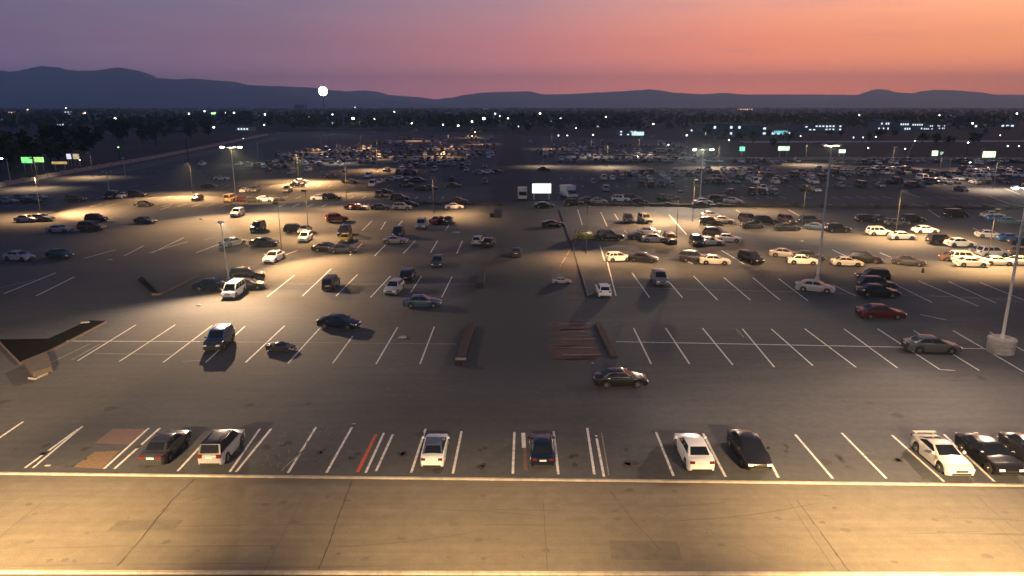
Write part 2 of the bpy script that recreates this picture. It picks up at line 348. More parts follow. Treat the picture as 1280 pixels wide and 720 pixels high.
for _ in range(60):
    p = G(rs.uniform(0, 1280), rs.uniform(612, 705)); n = 8; rr_ = rs.uniform(.04, .28)
    S.add([(p.x + rr_*math.cos(2*math.pi*k/n)*rs.uniform(.6, 1.5), p.y + rr_*math.sin(2*math.pi*k/n)*rs.uniform(.6, 1.2), .0052) for k in range(n)], [tuple(range(n))])
tag(S.build('road_stains', M['patch']), kind='structure')
# oil drips where engines stand in the front and double rows
S = MB()
for a_, b_ in zip(front, front[1:]):
    if b_[2]-a_[2] < 30: continue
    for _ in range(4):
        t = rs.uniform(.25, .8); u = rs.uniform(.40, .60); p = G(a_[0]+(b_[0]-a_[0])*u+(a_[2]-a_[0])*t, 540+55*t); rr_ = rs.uniform(.07, .3); n = 9
        S.add([(p.x + rr_*math.cos(2*math.pi*k/n)*rs.uniform(.6, 1.2), p.y + rr_*math.sin(2*math.pi*k/n)*rs.uniform(.7, 1.7), .0057) for k in range(n)], [tuple(range(n))])
tag(S.build('oil_drips', mat('oil_drip', (.030,.029,.029), .95)), kind='structure')
# kerbs: real steps
def kerb(name, p, q, w, h, m):
    p, q = Vector(p[:2]), Vector(q[:2]); d = (q-p).normalized(); n = Vector((-d.y, d.x))*w/2; ch = n*.8
    L_ = (q-p).length; mb = MB(); seg = 2.4; k = 0.0
    while k < L_:
        a_, b_ = p+d*(k+.006), p+d*min(k+seg-.006, L_)
        mb.add([(*(a_-n), 0), (*(b_-n), 0), (*(b_+n), 0), (*(a_+n), 0), (*(a_-ch), h), (*(b_-ch), h), (*(b_+ch), h), (*(a_+ch), h)],
               [(4,5,6,7),(0,1,5,4),(1,2,6,5),(2,3,7,6),(3,0,4,7)]); k += seg
    return tag(mb.build(name, m), kind='structure')
kerb('kerb', k0, k1, .20, .12, M['kerb']); kerb('lower_kerb', b0, b1, .22, .12, M['kerb'])
kerb('median_kerb', G(741, 455), G(741, 455)+Vector((0, .2, 0)), .2, .1, M['concrete'])
# thin dark lane divider that runs up the right side of the aisle
mb = MB(); pts = [G(*p) for p in ((736,373),(727,345),(713,302),(699,262))]
for a_, b_ in zip(pts, pts[1:]):
    mb.cyl(a_+Vector((0,0,.07)), b_+Vector((0,0,.07)), .09, .09, 6)
tag(mb.build('lane_divider', M['black']), 'thin black lane divider running up the right edge of the central aisle', 'lane divider')

# ------------------------------------------------------------------ mountains
def ridge(name, pts, dist, depth, seed, amp):
    rs = random.Random(seed); prof = []
    for (x0, y0), (x1, y1) in zip(pts, pts[1:]):
        n = max(2, int(abs(x1-x0)/4))
        for i in range(n): prof.append((x0+(x1-x0)*i/n, y0+(y1-y0)*(.5-.5*math.cos(math.pi*i/n))))
    prof.append(pts[-1]); rows = 13; mb = MB(); v = []
    from mathutils import noise
    for j in range(rows):
        t = j/(rows-1)*2-1
        for x, y in prof:
            p = PD(x, y, dist); h = p.z; prof_h = (1-abs(t))**.85 if t <= 0 else (1-t)**1.2
            nz_ = noise.fractal(Vector((p.x/900, (dist+t*depth)/900, seed)), 1.0, 2.1, 5)*amp
            env = 4*abs(t)*(1-abs(t)) if j not in (0, rows-1) else 0
            z = h*prof_h + nz_*env*h + (noise.noise(Vector((p.x/160, seed, 0)))*h*.018 if j == rows//2 else 0)
            if j in (0, rows-1): z = -20
            v.append((p.x + noise.noise(Vector((p.x/600, j*1.3, seed)))*120*env, dist + t*depth, max(z, -20)))
    n = len(prof); f = [(j*n+i, j*n+i+1, (j+1)*n+i+1, (j+1)*n+i) for j in range(rows-1) for i in range(n-1)]
    mb.add(v, f); return tag(mb.build(name, M['mtn'], smooth=True), kind='structure')
ridge('mountain', [(-160,100),(-80,94),(0,91),(30,88),(42,84),(55,82.5),(72,84),(85,87.5),(105,88.5),(125,88),(138,85),(148,84),(165,87),(174,89),(185,95),(200,99.5),(222,99),(240,98),(265,100),(290,102),(315,106.5),(345,107.5),(380,109),(420,113),(470,124),(540,131),(600,136)], 9500, 2300, 3, .5)
ridge('mountain_range', [(320,116),(380,115),(430,115),(455,113),(468,114),(490,119),(520,121),(545,124),(560,122.5),(585,118),(605,115.5),(640,114.5),(660,114),(680,118),(710,117.5),(750,115.5),(775,114),(800,112.5),(812,111.5),(825,113),(845,116),(880,117.5),(905,116),(930,118),(1000,118),(1080,118.5),(1200,118.5),(1300,118),(1420,117)], 13500, 2400, 5, .35)
ridge('twin_hills', [(1040,126),(1070,119.5),(1080,115.5),(1095,111.3),(1108,112),(1122,115.5),(1140,116.5),(1155,113.5),(1170,112.2),(1185,112.6),(1203,113.3),(1218,117),(1240,120),(1290,128)], 11500, 1500, 8, .35)

# ------------------------------------------------------------------ trees
def crown_mesh(seed, kind):
    rs = random.Random(seed); mb = MB(); clumps = []
    for _ in range(16 if kind else 20):
        a_ = rs.uniform(0, 6.28); r = rs.uniform(0, .36)**.9; z = rs.uniform(.30, .95)
        r *= (1.15 - .8*abs(z-.55)) if not kind else (1.1-z)*1.1
        clumps.append((r*math.cos(a_), r*math.sin(a_), z, rs.uniform(.09, .19)))
    for cx_, cy_, cz_, cr_ in clumps:
        for _ in range(26):
            d = Vector((rs.gauss(0,1), rs.gauss(0,1), rs.gauss(0,1))).normalized()*cr_*rs.uniform(.5, 1.1)
            c = Vector((cx_, cy_, cz_)) + d; u = Vector((rs.gauss(0,1), rs.gauss(0,1), rs.gauss(0,.7))).normalized(); w = u.orthogonal().normalized(); s_ = rs.uniform(.03, .06)
            mb.add([c-u*s_-w*s_*.6, c+u*s_-w*s_*.5, c+u*s_*.8+w*s_*.7, c-u*s_*.7+w*s_*.6], [(0,1,2,3)])
    return mb.mesh('crown', M['leaf'])
crowns = [crown_mesh(s, s % 2) for s in range(5)]
tm = MB(); tm.cyl((0,0,0), (.01,0,.5), .03, .018, 7)
for k in range(4):
    a_ = k*1.6; tm.cyl((.005,0,.3+.04*k), (.2*math.cos(a_), .2*math.sin(a_), .58+.05*k), .014, .006, 5)
trunk_me = tm.mesh('trunk', M['bark'])
ntree = [0]
def tree(x, y, h, wd, label, group):
    s = random.Random(int(x*7+y)); r = empty('tree', (x, y, -.06), s.uniform(0, 6.28), label, 'tree', group)
    r.scale = (h*wd, h*wd, h)
    for nm, me in (('trunk', trunk_me), ('crown', crowns[ntree[0] % 5])):
        o = bpy.data.objects.new(nm, me); C.objects.link(o); o.parent = r
    ntree[0] += 1
TG1 = 'dark trees beyond the left perimeter wall'
rs = random.Random(21)
spots = []
for k in range(34):
    px = -10 + k*10.5 + rs.uniform(-5, 5); wall_y = 228 - (px/330)*60
    spots.append((px, wall_y - rs.uniform(7, 34), rs.uniform(9, 15)))
spots.sort()
for k, (px, py, h) in enumerate(spots):
    p = G(px, max(py, 150)); tree(p.x, p.y, h, rs.uniform(.9, 1.3), 'dark leafy tree in the dim belt beyond the left perimeter wall', TG1)
for k in range(30):
    px = 640 + k*22 + rs.uniform(-8, 8); py = rs.uniform(163, 183) if px > 860 else rs.uniform(152, 166); p = G(px, py)
    tree(p.x, p.y, rs.uniform(4, 7.5), rs.uniform(1.2, 1.9), 'dark tree in the scattered belt beyond the right side of the lot', 'scattered trees beyond the right side')
# far-off wood: one mass
fw = MB(); rs = random.Random(5)
for _ in range(5200):
    d = 720 + (rs.random()**1.5)*4200; az = rs.uniform(-.80, .80); x = d*az
    from mathutils import noise as _n
    dens = _n.noise(Vector((x/260, d/420, 0)))
    if dens < -.12 and d < 3000: continue
    h = rs.uniform(7, 14)*(1+.25*dens); r = h*.55
    for _k in range(9):
        c = Vector((x+rs.gauss(0, r*.6), d+rs.gauss(0, r*.5), h*rs.uniform(.25, .95))); s_ = rs.uniform(1.2, 2.6)
        u = Vector((rs.gauss(0,1), rs.gauss(0,.5), rs.gauss(0,.5))).normalized(); w = Vector((rs.gauss(0,.3), rs.gauss(0,.5), 1)).cross(u).normalized()
        w2 = Vector((0, 0, 1))
        fw.add([c-u*s_-w2*s_*.6, c+u*s_-w2*s_*.5, c+u*s_*.7+w*s_*.3+w2*s_*.6, c-u*s_*.6+w2*s_*.7], [(0,1,2,3)])
tag(fw.build('distant_woods', M['leaf']), 'dark mass of far-off woods along the foot of the mountains', 'woods', kind='stuff')

# ------------------------------------------------------------------ distant buildings
def building(px, py, wpx, hpx, depth, m, label, win=None, nwin=6, floors=1, lit=.6, roofkind='flat', name='building'):
    p = G(px, py); sc_ = FPX/(p.y*cp + CAM_H*sp) ; w = wpx/sc_; h = hpx/sc_
    r = empty(name, (p.x, p.y + depth/2, -.06), 0, label, 'building', 'far-off buildings beyond the lot')
    MB().box(0, 0, h/2, w, depth, h).build('wall', m, r)
    if roofkind == 'flat':
        MB().box(0, 0, h+.25, w+.8, depth+.8, .5).build('roof', M['roof'], r)
    else:
        mb = MB(); a_, b_ = w/2+.6, depth/2+.6
        mb.add([(-a_,-b_,h+.02),(a_,-b_,h+.02),(a_,b_,h+.02),(-a_,b_,h+.02),(-a_,0,h+w*.16),(a_,0,h+w*.16)], [(0,1,5,4),(2,3,4,5),(0,4,3),(1,2,5),(3,2,1,0)]); mb.build('roof', M['roof'], r)
    s = random.Random(int(px)); step = w/nwin
    for fl in range(floors):
        for k in range(nwin):
            if s.random() > lit: continue
            MB().box(-w/2+step*(k+.5), -depth/2-.03, h*(fl+.55)/floors, step*.55, .1, h/floors*.4).build('window', win or M['win'], r)
building(903, 171, 46, 15, 30, M['teal'], 'long dim teal building with a flat roof beyond the right lot', None, 9, 2, .18)
building(943, 170, 30, 12, 26, M['teal'], 'small teal block beside the long teal building', None, 5, 2, .3)
building(976, 170, 26, 6, 18, M['teal'], 'low building with a bright teal glass front', M['win'], 4, 1, 1)
building(1035, 164, 34, 8, 24, M['wall'], 'grey block with blue lit windows left of the white cluster', None, 8, 2, .4)
building(1010, 164, 20, 7, 24, M['teal'], 'dim narrow block with few lit windows', None, 4, 2, .3)
for k, (px, py, w_, h_) in enumerate([(1104,164,14,12),(1118,163,12,9),(1131,164,14,11),(1146,163,14,9),(1160,163,12,7),(1176,162,10,6)]):
    building(px, py, w_, h_, 20, M['wall'], ['tallest pale building at the head of the white cluster','second pale building of the white cluster','third pale building with lit upper floor in the white cluster','fourth pale building of the white cluster','low fifth building of the white cluster','small pale building ending the white cluster'][k], None, 5, 2, .65, 'flat' if k % 2 else 'gable')
building(930, 139, 22, 4, 60, M['wall'], 'long building glowing orange on the skyline', M['winwarm'], 8, 1, .8)
building(1222, 161, 20, 6, 20, M['wall'], 'pale house under the bright lamp far right', None, 4, 1, .5, 'gable'); building(1262, 160, 24, 5, 20, M['wall'], 'low pale house at the far right edge', None, 4, 1, .4, 'gable')
building(785, 170, 22, 7, 20, M['wall'], 'pale low house with lit windows beyond the dense car rows', None, 5, 2, .7, 'gable')
building(745, 160, 40, 4, 20, M['roof'], 'long dark low shed left of the pale house', None, 8, 1, .1)
building(18, 143, 16, 4, 30, M['wall'], 'far house with orange lit windows below the mountain', M['winwarm'], 5, 1, .8, 'gable')
building(84, 144, 14, 5, 30, M['wall'], 'far pale house below the twin mountain tops', None, 4, 2, .5, 'gable')
building(108, 144, 10, 4, 30, M['wall'], 'small far house with one warm window', M['winwarm'], 3, 1, .6, 'gable')
building(74, 158, 14, 4, 20, M['wall'], 'pale roofed house in the dark trees at left', None, 4, 1, .7, 'gable')
building(268, 144, 14, 4, 20, M['wall'], 'far low shop with green glowing windows', M['lampgreen'], 5, 1, .7)
building(302, 164, 18, 5, 20, M['wall'], 'pale low building with lit front beyond the left wall', None, 5, 1, .6)
building(374, 138, 12, 7, 60, M['roof'], 'dark domed block on the skyline under the floodlight', None, 3, 1, .0)
building(220, 166, 40, 3, 20, M['roof'], 'long low shed behind the left trees', None, 7, 1, .15)
building(1195, 147, 18, 4, 30, M['wall'], 'far house on the dark rise at right', None, 4, 1, .4, 'gable')
building(1100, 150, 26, 4, 30, M['roof'], 'long dark barn behind the white cluster', None, 5, 1, .1)
building(690, 154, 40, 4, 30, M['wall'], 'pale low depot near the end of the aisle', None, 10, 1, .4)
building(560, 155, 60, 4, 30, M['roof'], 'long dark warehouse at the far end of the left rows', None, 12, 1, .25)
building(430, 156, 50, 4, 30, M['wall'], 'grey warehouse beyond the left rows', None, 8, 1, .15)

# ------------------------------------------------------------------ lamps
def spot(root, head, target, radius, level, col=(1, .66, .30), blend=.75, alb=.062, wide=1.0):
    """a lamp in the luminaire: lights a pool of that radius at target with radiance level (at its middle)"""
    head, target = Vector(head), Vector(target); d = target-head; L_ = d.length; ld = bpy.data.lights.new('lamp_light', 'SPOT')
    ld.spot_size = min(2*math.atan(radius/L_), R(165)); ld.spot_blend = blend; ld.shadow_soft_size = .10; ld.color = col
    cosi = max(.12, -d.normalized().z); ld.energy = 4*math.pi*math.pi*level/alb*L_*L_/cosi
    o = bpy.data.objects.new('lamp_light', ld); C.objects.link(o); o.location = head - (root.location if root else Vector())
    if root: o.parent = root
    o.rotation_euler = d.to_track_quat('-Z', 'Y').to_euler(); o.scale = (wide, 1, 1)      # asymmetric optic: wider sideways
def street_lamp(base, h, label, kind='double', yaw=0, base_kind=None, r=.11, m='pole', group='lamp posts over the lot', head_m='lamp', lean=(0, 0), hs=1.0, name='street_lamp'):
    base = Vector(base); root = empty(name, (base.x, base.y, 0), 0, label, 'street lamp', group); tx, ty = lean
    b0_ = 0.0
    if base_kind == 'drum':
        d = MB(); d.cyl((0,0,0), (0,0,1.25), 1.18, 1.18, 28); d.cyl((0,0,1.25), (0,0,1.42), 1.26, 1.20, 28); d.build('footing', M['concrete'], root, True); b0_ = 1.4
    elif base_kind == 'small':
        d = MB(); d.cyl((0,0,0), (0,0,.75), .36, .36, 16); d.build('footing', M['concrete'], root, True); b0_ = .7
    pm = MB(); pm.cyl((tx*b0_/h, ty*b0_/h, b0_), (tx, ty, h), r, r*.6, 10); pm.cyl((0,0,b0_), (tx*.02,ty*.02,b0_+.35), r*1.7, r*1.5, 10); pm.build('pole', M[m], root, True)
    c, s = math.cos(yaw), math.sin(yaw)
    arms = {'double': (-1, 1), 'single': (1,), 'cluster': (-1, 1), 'top': (0,)}[kind]
    for a_ in arms:
        ax, ay = c*a_*1.0*hs, s*a_*1.0*hs
        if a_: MB().cyl((tx, ty, h-.15), (tx+ax, ty+ay, h+.05), .05, .04, 6).build('arm', M[m], root)
        hb = MB(); hb.box(0, 0, .12, .75*hs, .42*hs, .16, 0, .8); hd = hb.build('lamp_head', M[m], root); hd.location = (tx+ax*1.25, ty+ay*1.25, h+.02)
        hd.rotation_euler = (0, 0, yaw)
        lb_ = MB(); lb_.ball((0, 0, 0), .30*hs, 0, 8, .45); lo = lb_.build('lens', M[head_m], hd); lo.location = (0, 0, 0)
    return root
def lamp_px(bx, by, ty_, label, **kw):
    p = G(bx, by); d = math.hypot(0, p.y); a_ = math.atan((ty_-360)/FPX) + PITCH; h = CAM_H - d*math.tan(a_)
    return street_lamp(p, h, label, **kw), Vector((p.x, p.y, h))
ordn = ['first','second','third','fourth','fifth','sixth','seventh','eighth','ninth','tenth','eleventh','twelfth','thirteenth','fourteenth','fifteenth','sixteenth','seventeenth','eighteenth','nineteenth','twentieth']
def ordw(n):
    if n <= 20: return ordn[n-1]
    t_ = {2:'twenty',3:'thirty',4:'forty',5:'fifty',6:'sixty',7:'seventy'}[n//10]
    return t_ + ('-' + ordn[n % 10-1] if n % 10 else 'th').replace('twentyth', 'twentieth') if n % 10 else {2:'twentieth',3:'thirtieth',4:'fortieth',5:'fiftieth',6:'sixtieth',7:'seventieth'}[n//10]
AMB = (1, .54, .21)
# three flood lamp posts below and in front of the viewpoint: they light the access road
for i, (x, tx, lv) in enumerate(((-27, -27, .47), (22, 22, .49), (-1.5, -1.5, .20))):
    r_ = street_lamp((x, 12.4, 0), 13.0, ['floodlight post by the building, lighting the left of the access road','floodlight post by the building, lighting the right of the access road','dimmer floodlight post lighting the middle of the access road'][i], 'double', group='floodlight posts beside the access road', name='floodlight_post')
    WC = (1, .615, .26)
    for k in (0, 1):
        spot(r_, (x+(-1, 1)[k], 13.3, 12.5), (x+(-1.5, 1.5)[k], 34.2, 0), 5.2, lv*.55, WC, 1.0, .105, 2.75)
    spot(r_, (x, 13.3, 12.5), (tx*1.1, 41, 0), 7, lv*.095, WC, 1.0, .062, 2.4)
    spot(r_, (x, 13.3, 12.5), (tx*1.35, 58, 0), 13, lv*.020, (1,.72,.48), 1.0, .062, 3.0)  # broad low fill, added to reach the mid lot
    if i == 0: spot(r_, (x, 13.3, 12.5), (-44, 60, 0), 8, .035, WC, 1.0, .062, 2.0)
r1, h1 = lamp_px(296, 262, 184, 'tall lamp post with two bright white heads, left side of the lot', kind='double', yaw=0, hs=1.6)
r2, h2 = lamp_px(287, 355, 279, 'short pale lamp post rising beside the white van on the left', kind='top', r=.10, lean=(-.4, 0), base_kind='small', head_m='pole')
r3, h3 = lamp_px(875, 250, 187, 'lamp post with a single starry light above the parked rows', kind='double', hs=1.7, r=.17)
r4, h4 = lamp_px(1021, 356, 182, 'tallest slim lamp post rising from the silver car', kind='double', r=.17, base_kind='small', hs=.8, head_m='pole')
r5, h5 = lamp_px(1250, 440, 235, 'lamp post standing on a round concrete drum at the right edge', kind='double', r=.15, base_kind='drum', hs=1)
r6, h6 = lamp_px(137, 243, 215, 'short lamp post beside the dark cars far left', kind='double', hs=.9, head_m='pole')
r7, h7 = lamp_px(13, 227, 198, 'lamp post with a curved top by the left perimeter wall', kind='single', yaw=R(180), hs=1.2)
r8, h8 = lamp_px(101, 208, 200, 'stubby post on the left perimeter wall between lit boards', kind='top', head_m='lampwarm')
r9, h9 = lamp_px(236, 206, 175, 'dark unlit lamp post in front of the left tree belt', kind='top', m='darkpole', head_m='darkpole', r=.2)
r10, h10 = lamp_px(157, 222, 198, 'thin unlit post near the dark cars at left', kind='top', head_m='pole')
r11, h11 = lamp_px(1132, 199, 176, 'leaning thin lamp post at the far right edge of the lot', kind='top', head_m='lampfar', lean=(3, 0))
r12, h12 = lamp_px(1204, 222, 203, 'lamp post with a green white head at the far right', kind='top', head_m='lampfar', lean=(1.5, 0))
r13, h13 = lamp_px(411, 184, 165, 'slim dark post among the far left parked rows', kind='top', m='darkpole', head_m='darkpole')
r14, h14 = lamp_px(1186, 216, 200, 'low pale post at the far right kerb', kind='top', head_m='pole')
HEADS = [(r1, h1), (r2, h2), (r3, h3), (r4, h4), (r5, h5), (r6, h6), (r7, h7)]
slim = []
def added_slim_post(x, y, h=8.5):
    """an added post, put in to light a pool; its hood hides the lamp from above"""
    root = empty('street_lamp', (x, y, 0), 0, None, 'street lamp', 'added slim dark lamp posts among the rows')
    MB().cyl((0,0,0), (0,0,h), .075, .05, 7).build('pole', M['darkpole'], root)
    MB().cyl((0,0,h-.05), (0,-.9,h+.05), .035, .035, 5).build('arm', M['darkpole'], root)
    hb = MB(); hb.box(0, -1.1, h+.10, .66, .86, .06, 0, .8)
    for sx_ in (-1, 1): hb.box(sx_*.32, -1.1, h-.06, .03, .86, .27); hb.box(0, -1.1+sx_*.42, h-.06, .61, .03, .27)
    hb.build('lamp_head', M['darkpole'], root)
    slim.append(root); return root, Vector((x, y-1.1, h-.04))
def pool(px, py, rad, level, col=AMB, blend=.7):
    t = G(px, py); best = min(HEADS, key=lambda q: (q[1].xy-t.xy).length/q[1].z)
    if (best[1].xy-t.xy).length > 1.7*best[1].z:
        best = added_slim_post(t.x, t.y+3.0); HEADS.append(best)  # no known lamp near: an extra post is added to light this pool
    root, head = best; spot(root, head, t, rad*1.05, level*(2.15 if px > 640 else 1.85), col, 1.0, .062, 1.9 if root in slim or abs(head.x-t.x) < 8 else 1.0)
for a_ in [(40,272,18,.30),(140,264,14,.24),(235,243,13,.22),(215,250,11,.14),(365,274,12,.20),(300,275,13,.28),(430,262,13,.18),(430,243,13,.20),
  (370,227,20,.38),(470,213,22,.26),(540,269,15,.14),(600,268,12,.08),(345,325,11,.12),(300,384,9,.07),(410,335,10,.14),(380,300,12,.20),(330,248,12,.16),(395,230,12,.3)]: pool(*a_)
for px, lv in ((765, .20), (850, .32), (940, .36), (1040, .42), (1150, .40), (1250, .36)): pool(px, 336, 9.5, lv, AMB, .5)
for a_ in [(1130,300,12,.34),(1010,290,12,.12),(870,280,15,.22),(790,275,12,.12),(950,264,12,.12),(880,251,11,.26),(850,302,12,.12),(735,322,8,.12),(1210,300,11,.10),
  (760,209,24,.20,(1,.66,.36)),(680,208,16,.12,(1,.66,.36)),(900,210,24,.24,(1,.66,.38)),(1010,206,24,.20,(1,.66,.38)),(1120,211,26,.26,(1,.64,.38)),(1230,212,22,.10,(1,.66,.45)),(1250,238,18,.20,(1,.72,.48)),
  (1190,505,15,.07,(1,.66,.45)),(1060,515,15,.04,(1,.66,.45)),(1170,445,13,.045,(1,.66,.45)),(1290,440,8,.06,(1,.66,.4)),(40,236,14,.12,(1,.70,.42)),(110,222,14,.14,(1,.66,.36)),(470,198,22,.18),(400,190,24,.14),(800,196,26,.14,(1,.7,.42)),(1180,228,18,.10,(1,.7,.45)),
  (520,176,30,.22),(590,172,24,.16),(560,186,26,.22),(450,188,20,.14),(690,186,22,.10),(550,196,24,.18),(600,180,26,.10),(420,204,18,.10,(1,.8,.6)),(740,196,30,.10,(1,.8,.6)),(320,205,20,.07,(.8,1,.8))]: pool(*a_)
for root, head, px, py, rad, lv in ((r5, h5, 1120, 490, 26, .045), (r5, h5, 900, 440, 24, .022), (r4, h4, 1000, 385, 30, .04), (r4, h4, 850, 350, 30, .04), (r4, h4, 1180, 350, 26, .05), (r3, h3, 900, 275, 34, .05), (r3, h3, 760, 270, 26, .035), (r1, h1, 420, 262, 36, .05), (r1, h1, 200, 275, 34, .04), (r2, h2, 400, 330, 22, .020), (r2, h2, 450, 375, 18, .018), (r2, h2, 200, 430, 22, .020), (r4, h4, 1150, 290, 34, .05)):
    spot(root, head, G(px, py), rad, lv*1.35, (1,.74,.50), 1.0, .062, 1.3)  # wide fill spots added on the standing posts to lift the mid lot
slim.sort(key=lambda o: (o.location.x > 0, o.location.x))
for k, o in enumerate(slim):
    n_ = sum(1 for q in slim[:k] if (q.location.x > 0) == (o.location.x > 0))+1
    o['label'] = f"added slim dark lamp post among the parked rows, {ordw(n_)} from the left in the {'right' if o.location.x > 0 else 'left'} half"
# far street lights
FAR = [(15,137,2,'lamporange',1.6),(35,137,4,'lampwarm',1),(83,135,5,'lampfar',1.2),(107,141,4,'lampwarm',1),(4,150,8,'lampfar',1),(122,158,7,'lampfar',.8),(145,148,9,'lampfar',1.7),
(237,142,8,'lampfar',1.2),(237,149,8,'lampfar',.8),(237,160,10,'lampfar',1.2),(256,139,6,'lampfar',1.8),(270,141,5,'lampgreen',1.6),(283,141,6,'lampfar',1.2),(293,141,6,'lampfar',1.4),(308,143,6,'lampfar',1),(268,159,8,'lampfar',1.5),
(332,143,8,'lampfar',1.4),(331,156,9,'lampfar',1),(387,147,8,'lampfar',1.6),(416,143,8,'lampfar',1),(442,148,14,'lamp',1.9),(493,140,7,'lampfar',1.4),(444,134,4,'lampfar',1),(468,149,9,'lampfar',1.3),(480,146,9,'lampfar',1),(515,154,9,'lamp',1),(535,150,11,'lamp',1),(554,156,9,'lamp',.8),
(562,147,9,'lampfar',1),(573,157,9,'lamp',1.1),(590,152,11,'lamp',1.1),(605,148,15,'lamp',2.0),(594,165,8,'lampwarm',.8),(619,142,8,'lampfar',1),(625,145,8,'lampfar',1),(635,148,8,'lampfar',1.2),(661,147,8,'lampfar',1.2),(675,142,8,'lampfar',1.5),(678,150,8,'lampfar',.9),
(701,148,9,'lampfar',1.6),(707,147,9,'lampfar',1.2),(691,151,7,'lampfar',.9),(757,146,9,'lampfar',1),(785,148,9,'lampfar',1.2),(816,155,14,'lamp',1.0),(698,170,7,'lampfar',.8),(709,170,7,'lampfar',.8),(741,169,7,'lampfar',1),(864,163,8,'lampfar',.8),
(858,169,8,'lampfar',1.2),(910,175,15,'lamp',.9),(1073,144,8,'lampfar',1.4),(1173,144,8,'lampfar',1.2),(1214,154,12,'lamp',1.1),(1249,142,7,'lampfar',1.3),(1270,142,7,'lampfar',1.4),(1208,178,16,'lamp',.8),(1084,188,8,'lampfar',.6),(1130,188,9,'lampfar',.5),
(1258,185,8,'lampfar',.6),(1272,185,8,'lampfar',.6),(1066,174,6,'lampfar',.5),(1078,174,6,'lampfar',.4),(1094,173,6,'lampfar',.5),(1249,169,8,'lampfar',.5),(1200,150,8,'lampfar',.8),(925,163,6,'lampfar',.6),(835,185,6,'lampfar',.7),(1033,158,6,'lampfar',.8),(150,184,16,'lampgreen',1.1),(305,173,10,'lampgreen',.7),(1000,172,6,'lampfar',.6),(720,160,8,'lampfar',.6),(648,158,8,'lampfar',.6)]
colname = {'lamporange':'orange','lampwarm':'warm yellow','lampfar':'cool white','lampgreen':'green','lamp':'bright white'}
zone = lambda x: 'below the left mountains' if x < 230 else 'left of the bright floodlight' if x < 400 else 'between floodlight and aisle end' if x < 600 else 'around the end of the aisle' if x < 720 else 'above the dense right rows' if x < 880 else 'beyond the right lot near the teal building' if x < 1040 else 'beyond the far right rows'
cnt = {}
for (px, py, dy, mm, sz) in sorted(FAR):
    p = G(px, py+dy); a_ = math.atan((py-360)/FPX)+PITCH; h = max(4.0, CAM_H - p.y*math.tan(a_)); key = (colname[mm], zone(px)); cnt[key] = cnt.get(key, 0)+1
    root = empty('far_street_lamp', (p.x, p.y, -.06), 0, f'distant {key[0]} light {key[1]}, {ordw(cnt[key])} from the left', 'street lamp', 'distant street lights on the plain')
    MB().cyl((0,0,0), (0,0,h), .16, .1, 6).build('pole', M['darkpole'], root)
    rad = min(1.7, max(.28, sz*.72*p.y/FPX)); lh = MB(); lh.ball((0,0,h), rad, 0, 10, .8); lh.build('lamp_head', M[mm], root)
# the high floodlight mast on the skyline
p = G(407, 166); hh = CAM_H - p.y*math.tan(math.atan((114-360)/FPX)+PITCH)
root = empty('floodlight_mast', (p.x, p.y, 0), 0, 'tall mast with the brightest white floodlight rising above the mountain skyline', 'floodlight')
MB().cyl((0,0,0), (0,0,hh-3), .3, .16, 10).build('mast', M['darkpole'], root)
rg = MB()
for k in range(12):
    a_ = 2*math.pi*k/12; rg.cyl((0,0,hh-3), (2.2*math.cos(a_), 2.2*math.sin(a_), hh-2), .06, .06, 5)
rg.build('ring_frame', M['darkpole'], root)
mast_lamps = [(0, 0, 3.6)]
for rad_, deg_, size_ in mast_lamps:
    mb = MB(); q_ = R(deg_); mb.ball((rad_*math.cos(q_), .4*math.sin(3*q_), hh+rad_*math.sin(q_)), size_, 0, 24 if size_ > 1 else 10, 1); mb.build('lamp_head', M['flood'] if size_ > .5 else M['lampfar'], root)
    if rad_ > 3: MB().cyl((rad_*.6*math.cos(q_), 0, hh+rad_*.6*math.sin(q_)), (rad_*math.cos(q_), 0, hh+rad_*math.sin(q_)), .04, .04, 5).build('spoke', M['darkpole'], root)

# ------------------------------------------------------------------ lit boards
def sign(px, py, wpx, hpx, drop, col, es, label, name='lit_sign', posts=2, thick=.3):
    base = G(px, py+drop); sc_ = FPX/(base.y*cp+CAM_H*sp); w, h = wpx/sc_, hpx/sc_; cz = CAM_H - base.y*math.tan(math.atan((py-360)/FPX)+PITCH)
    root = empty(name, (base.x, base.y, 0), 0, label, 'lit sign', 'lit boards around the lot')
    m = mat('sign_glow', (.5,.5,.5), .4, emit=col, es=es); t = m.node_tree; b_ = t.nodes['Principled BSDF']
    n = t.nodes.new('ShaderNodeTexNoise'); n.inputs['Scale'].default_value = .8; n.inputs['Detail'].default_value = 3; tcn = t.nodes.new('ShaderNodeTexCoord'); t.links.new(tcn.outputs['Object'], n.inputs[0])
    q = t.nodes.new('ShaderNodeMapRange'); q.inputs['From Min'].default_value = .35; q.inputs['From Max'].default_value = .65; q.inputs['To Min'].default_value = es*.55; q.inputs['To Max'].default_value = es*1.3
    t.links.new(n.outputs[0], q.inputs[0]); t.links.new(q.outputs[0], b_.inputs['Emission Strength'])
    MB().box(0, -thick/2-.02, cz, w*.95, .06, h*.9).build('lit_panel', m, root); MB().box(0, 0, cz, w, thick, h).build('frame', M['darkpole'], root)
    for k in range(posts):
        x = (k-(posts-1)/2)*w*.6; MB().cyl((x, 0, 0), (x, 0, cz-h/2), .12, .12, 8).build('post', M['pole'], root)
sign(36, 200, 14, 8, 14, (.25,1,.28), 1.0, 'green lit board, wider one of the pair by the left wall')
sign(51, 199.5, 13, 7, 14, (.5,1,.25), .95, 'yellow green lit board, right one of the pair by the left wall')
sign(88, 195.5, 6, 7, 12, (.75,.8,1), .9, 'small pale white lit board beyond the left wall')
sign(97, 195.5, 8, 7, 12, (1,.75,.4), .5, 'small tan lit board beside the pale white board')
